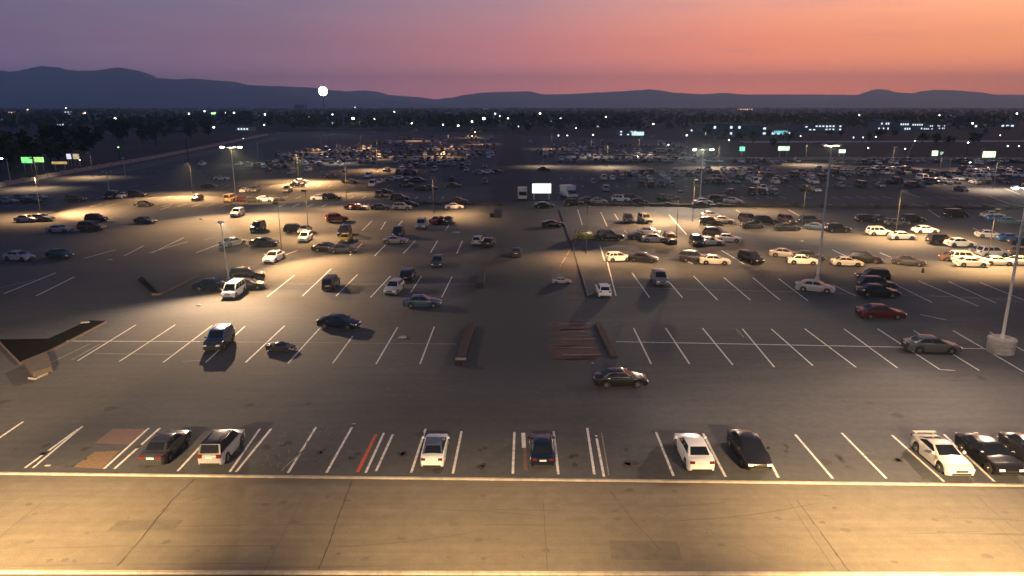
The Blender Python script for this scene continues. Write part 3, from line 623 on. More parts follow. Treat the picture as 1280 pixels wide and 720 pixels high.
sign(927, 186, 7, 6, 9, (.3,1,.7), .9, 'small teal green lit board left of the white billboards', posts=1)
sign(978.5, 185.5, 15, 6, 13, (.8,1,.8), 1.0, 'pale lit billboard on thin posts near the teal building')
sign(1051.5, 189, 9, 5, 9, (.8,1,.8), 1.1, 'small pale lit billboard right of the tallest lamp post')
sign(1167, 191.5, 8, 7, 10, (.75,1,.6), 1.3, 'square green white lit billboard at the far right')
sign(1175.5, 191.5, 4, 4, 10, (.6,.9,.55), .6, 'tiny green lit board beside the square billboard', posts=1)
sign(1234.5, 193, 17, 8.5, 10, (.75,1,.6), 1.3, 'largest green white lit billboard at the far right edge')
sign(797, 167, 16, 5, 7, (.7,1,.9), .9, 'pale lit strip sign beyond the dense right rows')
sign(975, 165, 18, 3.5, 8, (.25,.9,1), .6, 'cyan lit strip sign in front of the teal glass building')
sign(76, 203.5, 20, 3.5, 10, (1,.7,.2), .45, 'long amber lit strip on the left perimeter wall')

# ------------------------------------------------------------------ walls and fences
def long_wall(name, P, h, th, m, label, cat, post=None, pm='concrete'):
    P = [Vector(p[:2]) for p in P]; root = empty(name, (P[0].x, P[0].y, 0), 0, label, cat); o = root.location
    mb = MB(); pb = []
    for a_, b_ in zip(P, P[1:]):
        d = (b_-a_).normalized(); n = Vector((-d.y, d.x))*th/2; z0 = 0
        q = [a_-n, b_-n, b_+n, a_+n]; mb.add([(*(k-o.xy), 0) for k in q] + [(*(k-o.xy), h) for k in q], [(4,5,6,7),(0,1,5,4),(1,2,6,5),(2,3,7,6),(3,0,4,7)])
        if post:
            L_ = (b_-a_).length; k = 0
            while k < L_: pb.append(a_+d*k-o.xy); k += post
    mb.build('panel', m, root)
    for q in pb[:95]: MB().box(q.x, q.y, (h+.3)/2, th*2.2, th*2.2, h+.3).build('post', M[pm], root)
    return root
long_wall('perimeter_wall', [G(-60,246), G(60,222), G(200,197), G(335,169)], 1.3, .35, M['concrete'], 'pale perimeter wall running down the left side of the lot', 'wall', 9)
long_wall('boundary_fence', [(rr.x, 319), (262, 319)], 1.2, .2, M['concrete'], 'pale low fence along the far right edge of the lot', 'fence', 7)
long_wall('boundary_rail', [G(470,166.5), G(628,167)], 1.2, .3, M['kerb'], 'pale rail across the far end of the left rows', 'fence', 12)
long_wall('end_wall', [G(345,167.5), G(470,166)], 1.4, .3, M['concrete'], 'grey wall across the far left end of the lot', 'wall', 12)
long_wall('black_rail', [G(738,257), G(1290,262)], .55, .5, M['black'], 'low black rail crossing the right half behind the lit bays', 'rail', 6, 'black')
long_wall('short_black_rail', [G(500,255), G(628,257)], .5, .4, M['black'], 'short low black rail left of the aisle', 'rail', 6, 'black')
# slanted end barriers of the double row
def barrier(name, P, w, h, m, label, foot=None):
    mb = MB(); P = [G(*p) for p in P]; o = P[0]; root = empty(name, (o.x, o.y, 0), 0, label, 'barrier', 'barriers at the row ends')
    for a_, b_ in zip(P, P[1:]):
        d = (b_-a_).normalized(); n = Vector((-d.y, d.x, 0))*w/2
        q = [a_-n, b_-n, b_+n, a_+n]; mb.add([tuple(k-o) for k in q]+[tuple(k-o+Vector((0,0,h))) for k in q], [(4,5,6,7),(0,1,5,4),(1,2,6,5),(2,3,7,6),(3,0,4,7)])
    mb.build('body', m, root)
    for f in foot or []:
        c = G(*f)-o; MB().box(c.x, c.y, h+.06, 1.0, .35, .12).build('cap', M['kerb'], root)
brown = noisy('brown_rubber', (.018,.009,.006), (.035,.016,.010), 3, .8)
barrier('end_barrier', [(574,456),(581,430),(589,408)], .75, .28, brown, 'dark brown barrier at the aisle end of the left double row', [(576,453)])
barrier('end_barrier', [(768,448),(757,426),(747,406)], .6, .28, brown, 'dark brown barrier at the aisle end of the right double row')
barrier('end_barrier', [(600,360),(602,344)], 1.0, .7, M['black'], 'short black barrier beside the aisle in the third left row')
barrier('end_barrier', [(615,272),(616,262)], .9, .9, M['black'], 'small black barrier post beside the aisle far up the left side')
# black planted island, left
def island(name, pts, h, label, kerb_pts=None):
    P = [G(*p) for p in pts]; o = P[0]; root = empty(name, (o.x, o.y, 0), 0, label, 'planting bed', 'black beds in the left half'); n = len(P)
    mb = MB(); mb.add([tuple(p-o) for p in P]+[tuple(p-o+Vector((0,0,h))) for p in P], [tuple(range(n, 2*n))]+[(k, (k+1) % n, n+(k+1) % n, n+k) for k in range(n)]); mb.build('bed', M['mulch'], root)
    kb = MB()
    for a_, b_ in zip(kerb_pts, kerb_pts[1:]):
        a2_, b2_ = G(*a_)-o, G(*b_)-o; d = (b2_-a2_).normalized(); nn = Vector((-d.y, d.x, 0))*.07
        q = [a2_-nn, b2_-nn, b2_+nn, a2_+nn]; kb.add([tuple(k) for k in q]+[tuple(k+Vector((0,0,h+.05))) for k in q], [(4,5,6,7),(0,1,5,4),(1,2,6,5),(2,3,7,6),(3,0,4,7)])
    kb.build('kerb_edge', M['redpatch'], root)
island('planting_bed', [(-2,425),(25,452),(60,438),(131,402),(112,401),(60,424)][::-1], .06, 'black pointed planting bed with a pinkish kerb at the left edge', [(-2,427),(25,455),(62,441),(133,403)])
island('planting_bed', [(173,350),(190,366),(198,368),(178,347)], .2, 'small black wedge bed beside the pale stall lines', [(190,369),(200,369),(248,346)])
P = [G(*p) for p in ((30,456),(60,444),(67,465),(42,473))]; c = sum(P, Vector())/4
root = empty('concrete_block', (c.x, c.y, 0), 0, 'brown concrete block with a pale lip in front of the black bed', 'block')
mb = MB(); mb.add([tuple(p-c) for p in P]+[tuple((p-c)*.92+Vector((0,0,.5))) for p in P], [(4,5,6,7),(0,1,5,4),(1,2,6,5),(2,3,7,6),(3,0,4,7)])
mb.build('block', noisy('brown_concrete', (.06,.05,.045), (.09,.075,.065), 2), root)
mb = MB(); q = [G(36,474)-c, G(45,475)-c, G(60,468)-c]
for a_, b_ in zip(q, q[1:]): mb.cyl(a_+Vector((0,0,.1)), b_+Vector((0,0,.1)), .1, .1, 6)
mb.build('lip', M['kerb'], root)

# ------------------------------------------------------------------ vehicles
def interp(tab, x):
    if x <= tab[0][0]: return tab[0][1]
    for (a_, u), (b_, v) in zip(tab, tab[1:]):
        if x <= b_:
            t = (x-a_)/(b_-a_); t = t*t*(3-2*t) if abs(u-v) > .1 else t; return u+(v-u)*t
    return tab[-1][1]
TYPES = {
 'sedan': dict(L=4.7, w=.91, belt=[(-2.35,.86),(-2.2,.98),(-1.4,1.0),(1.0,.97),(1.9,.84),(2.25,.72),(2.35,.60)], cab=(-1.75,1.12), roof=(-1.05,.25), rz=1.43, wb=(-1.36,1.42), wr=.33, clear=.20),
 'coupe': dict(L=4.5, w=.92, belt=[(-2.25,.84),(-2.1,.97),(-1.3,.96),(.8,.90),(1.8,.78),(2.15,.66),(2.25,.54)], cab=(-1.75,.98), roof=(-.72,.02), rz=1.28, wb=(-1.32,1.36), wr=.34, clear=.15),
 'hatchback': dict(L=4.2, w=.88, belt=[(-2.1,.88),(-2.0,1.0),(-1.3,1.02),(.9,.98),(1.65,.86),(2.0,.74),(2.1,.60)], cab=(-2.0,1.05), roof=(-1.62,.15), rz=1.50, wb=(-1.28,1.28), wr=.33, clear=.20),
 'suv': dict(L=4.7, w=.95, belt=[(-2.35,.95),(-2.25,1.08),(-1.4,1.10),(1.0,1.08),(1.9,1.0),(2.25,.88),(2.35,.74)], cab=(-2.26,1.15), roof=(-1.95,.35), rz=1.76, wb=(-1.38,1.42), wr=.38, clear=.26),
 'pickup': dict(L=5.3, w=.96, belt=[(-2.65,1.0),(-2.6,1.08),(-1.4,1.10),(1.3,1.10),(2.2,1.04),(2.55,.92),(2.65,.74)], cab=(-.55,1.55), roof=(-.35,.75), rz=1.80, wb=(-1.65,1.62), wr=.40, clear=.30),
 'van': dict(L=4.9, w=.96, belt=[(-2.45,1.0),(-2.4,1.1),(-1.4,1.12),(1.4,1.08),(2.1,.98),(2.35,.84),(2.45,.68)], cab=(-2.38,1.85), roof=(-2.25,.95), rz=1.95, wb=(-1.45,1.55), wr=.36, clear=.24)}
def body_mb(T_, coarse=False):
    L, w, wr, cl = T_['L'], T_['w'], T_['wr'], T_['clear']; hx = L/2; ra = wr+.07
    xs = {-hx, -hx+.06, -hx+.2, hx-.2, hx-.06, hx}
    for xw in T_['wb']:
        for k in range(9 if not coarse else 5): xs.add(xw - ra*math.cos(math.pi*k/(8 if not coarse else 4)))
    n = 12 if not coarse else 6
    for k in range(n+1): xs.add(-hx+.3+(L-.6)*k/n)
    xs = sorted(xs); xs = [x for i, x in enumerate(xs) if i == 0 or x-xs[i-1] > .015]
    v = []; rows = []
    for x in xs:
        t = abs(x)/hx; ww = w*(1-.05*t**3-.13*max(0, (t-.86)/.14)**2); zt = interp(T_['belt'], x)
        end = max(0, (abs(x)-(hx-.2))/.2); zb = cl+.10*end
        for xw in T_['wb']:
            if abs(x-xw) < ra: zb = max(zb, wr+math.sqrt(max(0, ra*ra-(x-xw)**2)))
        zb = min(zb, zt-.12); H_ = zt-zb
        sec = [(ww*.965, zb), (ww, zb+.4*H_), (ww*.995, zb+.68*H_), (ww*.95, zb+.93*H_), (ww*.84, zt), (0, zt+.035)]
        full = [(-y, z) for y, z in sec] + [(y, z) for y, z in reversed(sec[:-1])]
        rows.append(len(full)); v += [(x, y, z) for y, z in full]
    m_ = rows[0]; f = []
    for i in range(len(xs)-1):
        for k in range(m_-1): f.append((i*m_+k, i*m_+k+1, (i+1)*m_+k+1, (i+1)*m_+k))
    f.append(tuple(range(m_-1, -1, -1))); e = (len(xs)-1)*m_; f.append(tuple(range(e, e+m_)))
    mb = MB(); mb.add(v, f)
    mb.box(0, 0, (cl+.62)/2+.02, L-.35, (w-.27)*2, .60-cl, 1)         # dark underbody between the wheels
    return mb
def cabin_quads(T_, out_=0.0):
    w = T_['w']; (b0_, b1_), (r0_, r1_) = T_['cab'], T_['roof']; zb0, zb1 = interp(T_['belt'], b0_)-.02, interp(T_['belt'], b1_)-.02; rz = T_['rz']; wb_, wt = w*.90, w*.70
    if T_['rz'] > 1.7: wt = w*.78
    B = [Vector((b0_,-wb_*.94,zb0)), Vector((b1_,-wb_,zb1)), Vector((b1_,wb_,zb1)), Vector((b0_,wb_*.94,zb0))]
    Tp = [Vector((r0_,-wt*.95,rz-.03)), Vector((r1_,-wt,rz-.02)), Vector((r1_,wt,rz-.02)), Vector((r0_,wt*.95,rz-.03))]
    return B, Tp
def cabin_mb(mb, T_):
    B, Tp = cabin_quads(T_); n = 6; v = list(B)
    # chamfered roof: upper ring, then inner roof ring slightly higher
    c = sum(Tp, Vector())/4; inner = [Vector((c.x+(p.x-c.x)*.86, p.y*.84, p.z+.045)) for p in Tp]; top_ = [Vector((c.x+(p.x-c.x)*.4, p.y*.4, p.z+.065)) for p in Tp]
    mb.add(B+Tp+inner+top_, [(0,1,5,4),(1,2,6,5),(2,3,7,6),(3,0,4,7),(4,5,9,8),(5,6,10,9),(6,7,11,10),(7,4,8,11),(8,9,13,12),(9,10,14,13),(10,11,15,14),(11,8,12,15),(12,13,14,15)])
def quad_inset(a_, b_, c_, d_, u0, u1, v0, v1, off):
    """panel on the quad a(bottom left) b(bottom right) c(top right) d(top left)"""
    n = (b_-a_).cross(d_-a_).normalized()
    def P_(u, v): return a_.lerp(b_, u).lerp(d_.lerp(c_, u), v)+n*off
    q = [P_(u0, v0), P_(u1, v0), P_(u1, v1), P_(u0, v1)]; back = [p-n*(off+.01) for p in q]
    return q+back
def panel(mb, q): mb.add(q, [(0,1,2,3),(0,4,5,1),(1,5,6,2),(2,6,7,3),(3,7,4,0)])
wheel_cache = {}
def wheel_meshes(r):
    if r not in wheel_cache:
        t = MB(); n = 18; w_ = .11
        prof = [(r*.66, -w_*.9), (r*.93, -w_), (r, -w_*.7), (r, w_*.7), (r*.93, w_), (r*.66, w_*.9)]; v = []
        for k in range(n):
            a_ = 2*math.pi*k/n; v += [(p_*math.cos(a_), y, p_*math.sin(a_)) for p_, y in prof]
        m_ = len(prof); t.add(v, [(k*m_+j, k*m_+j+1, ((k+1) % n)*m_+j+1, ((k+1) % n)*m_+j) for k in range(n) for j in range(m_-1)])
        ri = MB(); 
        for s in (-1, 1):
            ri.cyl((0, s*w_*.55, 0), (0, s*w_*.62, 0), r*.66, r*.66, 14, 1)
            for k in range(5):
                a_ = 2*math.pi*k/5; ri.cyl((0, s*w_*.72, 0), (r*.6*math.cos(a_), s*w_*.8, r*.6*math.sin(a_)), .045, .035, 4)
            ri.cyl((0, s*w_*.6, 0), (0, s*w_*.95, 0), .07, .05, 8)
        ring = MB()
        wheel_cache[r] = (t.mesh('wheel', M['tyre'], True), ri.mesh('rim', [M['rim'], M['trim']], False))
    return wheel_cache[r]
def child(name, me, parent, loc=(0,0,0)):
    o = bpy.data.objects.new(name, me); C.objects.link(o); o.parent = parent; o.location = loc; return o
def make_car(kind, spoiler=False):
    T_ = TYPES[kind]; L, w = T_['L'], T_['w']; hx = L/2; root = empty(kind, (0, 0, 0))
    bm_ = body_mb(T_)
    body = bm_.build('body', [M['paint'], M['trim']], root, True)
    cb = MB(); cabin_mb(cb, T_); cb.build('roof', M['paint'], root, True)
    B, Tp = cabin_quads(T_); g = MB(); panel(g, quad_inset(B[1], B[2], Tp[2], Tp[1], .07, .93, .10, .93, .012)); g.build('windscreen', M['glass'], root)
    g = MB(); panel(g, quad_inset(B[3], B[0], Tp[0], Tp[3], .08, .92, .14, .92, .012)); g.build('rear_window', M['glass'], root)
    cuts = {'pickup': ((.08,.48),(.52,.90)), 'van': ((.06,.34),(.37,.62),(.65,.93)), 'suv': ((.05,.27),(.30,.58),(.61,.94)), 'coupe': ((.12,.92),)}.get(kind, ((.07,.26),(.29,.56),(.59,.95)) if kind == 'hatchback' else ((.10,.51),(.54,.94)))
    for (u0, u1) in cuts:
        for s in (0, 1):
            g = MB(); q = quad_inset(B[0], B[1], Tp[1], Tp[0], u0, u1, .14, .90, .012) if s == 0 else quad_inset(B[2], B[3], Tp[3], Tp[2], 1-u1, 1-u0, .14, .90, .012)
            panel(g, q); g.build('side_window', M['glass'], root)
    tme, rme = wheel_meshes(T_['wr'])
    for xw in T_['wb']:
        for s in (-1, 1):
            wh = child('wheel', tme, root, (xw, s*(w-.115), T_['wr'])); child('rim', rme, wh)
    zf, zr = interp(T_['belt'], hx-.12), interp(T_['belt'], -hx+.12)
    for s in (-1, 1):
        mb = MB(); mb.box(hx-.10, s*(w*.66), zf-.11, .22, w*.38, .13, 0, .9); mb.build('headlight', M['head'], root)
        mb = MB(); mb.box(-hx+.07, s*(w*.68), zr-.13, .16, w*.34, .16 if kind != 'suv' else .24, 0, .95); mb.build('taillight', M['tail'], root)
        mb = MB(); zz = interp(T_['belt'], T_['cab'][1]-.25)+.10; mb.box(T_['cab'][1]-.28, s*(w+.07), zz, .13, .20, .14, 0, .85); mb.build('wing_mirror', M['paint'], root)
    mb = MB(); mb.box(hx+.0, 0, zf-.17, .06, w*.8, .13); mb.box(hx-.01, 0, T_['clear']+.17, .07, w*1.3, .10); mb.build('grille', M['trim'], root)
    mb = MB(); mb.box(-hx-.005, 0, zr-.20, .04, .50, .13); mb.build('number_plate', M['plate'], root)
    mb = MB(); mb.box(-hx+.02, 0, T_['clear']+.14, .12, w*1.45, .12); mb.build('rear_bumper', M['trim'], root)
    if kind == 'pickup':
        mb = MB(); mb.box(-1.62, 0, 1.10, 1.86, w*1.46, .07); mb.build('cargo_bed', M['trim'], root)
    if spoiler:
        mb = MB(); mb.box(-hx+.16, 0, interp(T_['belt'], -hx+.2)+.15, .22, w*1.6, .04)
        for s in (-1, 1): mb.box(-hx+.18, s*w*.62, interp(T_['belt'], -hx+.2)+.07, .14, .05, .14)
        mb.build('spoiler', M['paint'], root)
    if kind == 'suv':
        mb = MB()
        for s in (-1, 1): mb.cyl((-1.7, s*w*.66, 1.82), (.2, s*w*.66, 1.82), .022, .022, 5)
        mb.build('roof_rails', M['trim'], root)
    return root
def far_mesh(kind):
    T_ = TYPES[kind]; mb = body_mb(T_, True); cabin_mb(mb, T_)
    B, Tp = cabin_quads(T_)
    def pn(q): mb.add(q[:4], [(0,1,2,3)], 2)
    pn(quad_inset(B[1], B[2], Tp[2], Tp[1], .07, .93, .10, .93, .02)); pn(quad_inset(B[3], B[0], Tp[0], Tp[3], .08, .92, .14, .92, .02))
    pn(quad_inset(B[0], B[1], Tp[1], Tp[0], .1, .93, .14, .9, .02)); pn(quad_inset(B[2], B[3], Tp[3], Tp[2], .07, .9, .14, .9, .02))
    for xw in T_['wb']:
        for s in (-1, 1): mb.cyl((xw, s*(T_['w']-.22), T_['wr']), (xw, s*(T_['w']-.01), T_['wr']), T_['wr'], T_['wr'], 8, 1)
    hx = T_['L']/2; zf, zr = interp(T_['belt'], hx-.12), interp(T_['belt'], -hx+.12)
    for s in (-1, 1): mb.box(hx-.08, s*T_['w']*.66, zf-.11, .22, .34, .13, 3); mb.box(-hx+.07, s*T_['w']*.68, zr-.13, .18, .3, .16, 4)
    return mb
FARME = {k: far_mesh(k).mesh(k, [M['paint'], M['trim'], M['glass'], M['head'], M['tail']], True) for k in TYPES}
PROTO = {}
COL = {'black': (.012,.012,.014), 'charcoal': (.035,.036,.040), 'dark grey': (.07,.072,.078), 'grey': (.17,.175,.18), 'silver': (.30,.31,.33), 'white': (.72,.72,.70), 'cream': (.56,.54,.48), 'dark blue': (.006,.011,.024),
 'blue': (.02,.07,.22), 'dark red': (.06,.008,.010), 'red': (.22,.02,.018), 'brown': (.10,.06,.04), 'teal': (.015,.06,.075), 'yellow': (.25,.21,.02), 'orange': (.28,.06,.02), 'tan': (.32,.24,.15), 'steel blue': (.045,.08,.12)}
cars = []            # (point, heading, kind, colour, label, near, scale, spoiler)
def car(px, py, kind, col, hd, label=None, scale=.95, dx=0, spoiler=False, near=True):
    p = G(px, py); cars.append(dict(p=p, h=hd, k=kind, c=col, l=label, n=near, s=scale, sp=spoiler, py=py))
A_, T0, Rr, Ll = 90, -90, 0, 180          # facing away, towards, right, left
car(209,566,'sedan','charcoal',A_,'dark grey sedan beside the red patch, front row by the kerb')
car(279,567,'suv','silver',A_,'silver SUV with a black roof, second car in the front row',.93)
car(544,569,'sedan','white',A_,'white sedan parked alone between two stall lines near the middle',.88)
car(677,569,'sedan','dark blue',A_,'dark navy sedan in the front row below the central aisle',.88)
car(866,572,'sedan','white',A_,'white sedan with a dark rear window, beside the black saloon',1.0)
car(935,571,'sedan','black',T0,'black saloon facing the kerb right of the white sedan',1.0)
car(1175,577,'coupe','cream',T0,'cream white coupe with a rear wing in the front row',1.03,0,True)
car(1233,577,'sedan','black',T0,'black sedan with red trim beside the winged coupe',1.03)
car(1290,576,'sedan','charcoal',T0,'dark car cut off by the right edge of the front row',1.03)
car(775,481,'sedan','black',2,'black sedan driving alone across the wide lane',.95)
car(275,432,'suv','charcoal',T0+3,'dark SUV with a bright blue sky reflection coloured onto its roof, left double row',.98)
car(424,409,'sedan','dark blue',-12,'dark blue sedan parked askew at the top of the double row',.95)
car(528,383,'sedan','steel blue',2,'slate blue sedan standing crosswise left of the aisle',.95)
car(1100,397,'sedan','dark red',-4,'dark red sedan crossing the lane below three black cars',1.05)
car(1163,439,'sedan','dark grey',-5,'dark grey sedan parked crosswise beside the drum lamp base',1.05)
car(1018,364,'sedan','silver',-22,'silver car parked at the foot of the tallest lamp post',1.0)
car(1096,370,'sedan','black',-8,'black car nearest the lane in the stack of three',1.05)
car(1095,361,'suv','charcoal',-4,'middle dark car in the stack of three black cars',.95)
car(1090,350,'suv','black',170,'black car furthest up in the stack of three',.9)
car(824,354,'suv','grey',T0,'grey SUV alone in the third right row',.95)
car(754,368,'hatchback','white',A_,'white hatchback beside the black lane divider',.95)
car(702,354,'sedan','silver',0,'small silver car lying crosswise on the rust streaks',.55)
car(414,360,'van','black',A_,'black van standing alone in the third left row',.85)
car(493,365,'hatchback','silver',T0-8,'silver hatchback in front of the blue roofed car',1.0)
car(510,350,'suv','dark blue',A_,'dark blue SUV behind the silver hatchback left of the aisle',.95)
car(547,332,'hatchback','charcoal',T0,'charcoal hatchback between the SUV and the aisle barrier',.95)
car(598,305,'hatchback','silver',A_-8,'silver hatchback at the aisle edge with a dark car beside',1.0)
car(612,307,'hatchback','black',A_-8,'black hatchback tucked beside the silver one at the aisle',.95)
car(645,319,'coupe','charcoal',A_,'dim dark car alone in the middle of the central aisle',.95)
car(343,326,'sedan','white',T0-5,'white sedan alone on the warm lit lane at left',1.05)
car(293,369,'van','white',T0,'white van at the foot of the short pale lamp post',.90)
car(266,362,'sedan','dark blue',0,'dark blue sedan left of the white van',1.0)
car(309,350,'suv','black',20,'black SUV behind the white van',1.0)
car(310,361,'sedan','charcoal',10,'charcoal sedan between the white van and the black SUV',.95)
car(352,438,'coupe','charcoal',-10,'low wrecked dark car on the stall line of the left double row',.62)
H_ = [  # the further cars: px, py, kind, colour, heading
(24,325,'sedan','silver',-12),(75,322,'sedan','teal',-20),(75,290,'sedan','silver',0),(115,288,'suv','brown',0),(121,277,'suv','dark red',0),(182,279,'sedan','dark grey',-15),(34,277,'sedan','silver',0),(52,276,'sedan','grey',0),
(10,254,'sedan','silver',0),(26,250,'sedan','grey',0),(40,254,'sedan','charcoal',0),(46,249,'sedan','silver',0),(95,252,'suv','brown',0),(140,248,'van','black',-90),(154,247,'sedan','white',-90),(172,246,'suv','charcoal',0),(180,258,'sedan','dark blue',0),
(247,250,'sedan','black',-90),(262,235,'sedan','black',0),(277,225,'coupe','white',0),(288,252,'van','tan',90),(303,252,'sedan','dark red',0),(316,253,'sedan','charcoal',0),(331,252,'sedan','white',0),(344,251,'sedan','charcoal',0),(297,270,'suv','white',-90),
(323,288,'suv','black',-90),(292,307,'sedan','silver',60),(331,307,'sedan','charcoal',0),(372,233,'sedan','black',10),(376,229,'sedan','white',0),(400,250,'sedan','white',0),(415,250,'suv','black',0),(437,229,'sedan','black',0),
(370,291,'suv','black',0),(381,291,'sedan','silver',-90),(382,301,'suv','white',-90),(431,294,'suv','dark blue',-90),(432,302,'sedan','yellow',-90),(409,314,'sedan','black',0),(429,316,'sedan','charcoal',0),(421,277,'suv','orange',30),
(443,262,'sedan','dark red',-20),(449,262,'sedan','white',0),(476,262,'sedan','charcoal',0),(503,262,'suv','silver',0),(512,258,'sedan','black',0),(500,251,'suv','black',0),(474,246,'suv','brown',-90),(480,242,'sedan','black',0),(466,233,'van','white',-90),(490,226,'sedan','silver',0),(500,225,'sedan','white',0),(510,226,'sedan','grey',0),
(524,228,'suv','dark grey',0),(529,238,'sedan','black',0),(538,237,'sedan','charcoal',0),(567,234,'sedan','charcoal',0),(508,233,'sedan','charcoal',0),(568,261,'sedan','white',0),(573,254,'sedan','brown',0),
(498,295,'suv','black',-90),(494,304,'coupe','grey',0),(527,285,'suv','silver',-90),(549,279,'sedan','red',60),(560,279,'sedan','charcoal',90),(610,217,'sedan','white',0),(620,216,'sedan','charcoal',0),(600,218,'hatchback','silver',0),
(680,260,'sedan','black',0),(717,257,'suv','black',0),(735,253,'sedan','dark grey',0),(748,254,'sedan','silver',0),(776,252,'suv','white',-20),(790,251,'suv','charcoal',0),(798,255,'sedan','dark red',0),(829,251,'suv','black',-60),(840,250,'sedan','grey',0),
(875,259,'sedan','brown',0),(878,255,'sedan','white',0),(896,252,'suv','charcoal',0),(906,251,'sedan','grey',0),(916,254,'sedan','silver',-20),(785,278,'suv','charcoal',-90),(806,278,'suv','grey',-80),(888,281,'suv','brown',-10),(888,272,'sedan','white',0),(904,279,'sedan','silver',-20),
(935,278,'suv','charcoal',-70),(957,280,'suv','black',0),(940,285,'coupe','dark grey',0),(983,279,'suv','brown',-80),(984,288,'sedan','charcoal',0),(1020,287,'sedan','steel blue',-30),(1013,280,'suv','charcoal',0),(1046,290,'suv','black',0),(1082,278,'suv','black',0),(1098,277,'sedan','charcoal',0),(1120,282,'sedan','dark grey',0),(1141,278,'suv','black',0),
(1098,294,'suv','cream',0),(1127,299,'sedan','cream',0),(1156,291,'sedan','white',0),(1176,305,'suv','black',0),(1199,308,'sedan','cream',0),(1194,272,'van','black',0),(1247,277,'sedan','blue',-10),(1262,280,'sedan','steel blue',-10),(1240,272,'sedan','silver',0),(1261,301,'sedan','blue',0),(1276,306,'sedan','dark blue',0),(1236,297,'sedan','silver',-15),
(691,283,'coupe','black',0),(734,299,'suv','yellow',0),(762,300,'suv','black',0),(800,299,'coupe','charcoal',0),(811,293,'sedan','white',-20),(818,302,'sedan','silver',-10),(837,303,'suv','black',-90),(870,306,'suv','black',-90),(887,306,'sedan','cream',0),(895,296,'suv','charcoal',-30),(910,302,'sedan','white',-15),
(773,326,'hatchback','white',10),(804,327,'sedan','charcoal',-20),(868,327,'suv','charcoal',-10),(893,330,'sedan','cream',-10),(938,328,'suv','black',-70),(980,321,'sedan','silver',-20),(1003,330,'sedan','white',-15),(1010,325,'sedan','charcoal',-15),(1058,332,'sedan','cream',-10),(1081,328,'suv','black',-20),(1135,331,'sedan','charcoal',-25),
(1206,327,'suv','cream',-8),(1213,333,'sedan','cream',-8),(1193,326,'sedan','brown',-15),(1246,331,'sedan','cream',-8),(1240,321,'suv','silver',0),(1276,331,'sedan','cream',-5),(1228,318,'sedan','grey',0),(1277,319,'sedan','brown',0),
(680,213.5,'sedan','black',0)]
for px, py, k, c, h in H_: car(px, py, k, c, h, None, random.Random(px).uniform(.9, 1.02), near=(py > 243))
# ---- rows further out, filled at random
rs = random.Random(77); PAL = ['black']*5+['charcoal']*6+['dark grey']*4+['grey']*4+['silver']*6+['white']*6+['dark blue']*2+['steel blue']*2+['cream']*2+['dark red','teal','brown']
rows = [('r', 244, 905, 1000, .30), ('r', 239, 740, 1290, .16), ('r', 234, 760, 1290, .22), ('r', 229.5, 735, 1290, .45), ('r', 225, 750, 1290, .50), ('r', 221, 770, 1290, .62), ('r', 217.5, 765, 1290, .72), ('r', 213.5, 880, 1290, .68), ('r', 205.5, 930, 1290, .55),
 ('r', 203, 690, 1290, .88), ('r', 200.5, 685, 860, .85), ('r', 198, 680, 900, .85), ('r', 195.5, 678, 860, .8), ('r', 193, 672, 860, .8), ('r', 190.5, 668, 860, .75), ('r', 188, 664, 860, .6), ('r', 185.5, 664, 860, .5), ('r', 183, 662, 860, .5), ('r', 180.5, 660, 860, .45), ('r', 178, 660, 830, .4),
 ('l', 233, 480, 620, .12), ('l', 222, 350, 470, .25), ('l', 218, 340, 400, .55), ('l', 214, 330, 395, .6), ('l', 210, 320, 400, .8), ('l', 207, 225, 400, .55), ('l', 204, 345, 560, .78), ('l', 201, 350, 615, .85), ('l', 198, 360, 618, .85), ('l', 195, 345, 620, .85), ('l', 192, 365, 620, .82), ('l', 189.5, 380, 600, .75), ('l', 187, 400, 620, .65), ('l', 184.5, 420, 620, .65), ('l', 182, 440, 620, .6), ('l', 179.5, 470, 620, .6), ('l', 177, 480, 620, .5), ('l', 174.5, 500, 620, .5), ('l', 172, 500, 620, .4), ('l', 226, 230, 300, .12), ('l', 229, 440, 620, .16), ('l', 226, 540, 620, .25), ('l', 214, 420, 620, .30), ('l', 210, 500, 622, .50), ('l', 207, 520, 622, .6), ('l', 218, 400, 520, .16), ('l', 240, 300, 460, .08)]
stuff = []; extra = []
for side, py, x0, x1, occ in rows:
    Y = G(640, py).y; xa, xb = G(x0, py).x, G(x1, py).x; x = xa + rs.uniform(0, 2)
    while x < xb:
        cl_ = math.sin(x*.11+Y)*.22
        if rs.random() < (occ+cl_*1.6)*(.8 if py < 215 else .95):
            k = rs.choice(['sedan','sedan','sedan','suv','suv','hatchback','coupe','pickup','van']); c = rs.choice(PAL)
            extra.append(dict(p=Vector((x, Y+rs.uniform(-.5, .5), 0)), h=rs.choice((90,-90))+rs.uniform(-5, 5), k=k, c=c, l=None, n=False, s=rs.uniform(.93, 1.03), sp=False, py=py))
        x += 2.9
extra.sort(key=lambda d: d['p'].y)
LIMIT = 297 - len(cars)
cars += extra[:LIMIT]; stuff = extra[LIMIT:]
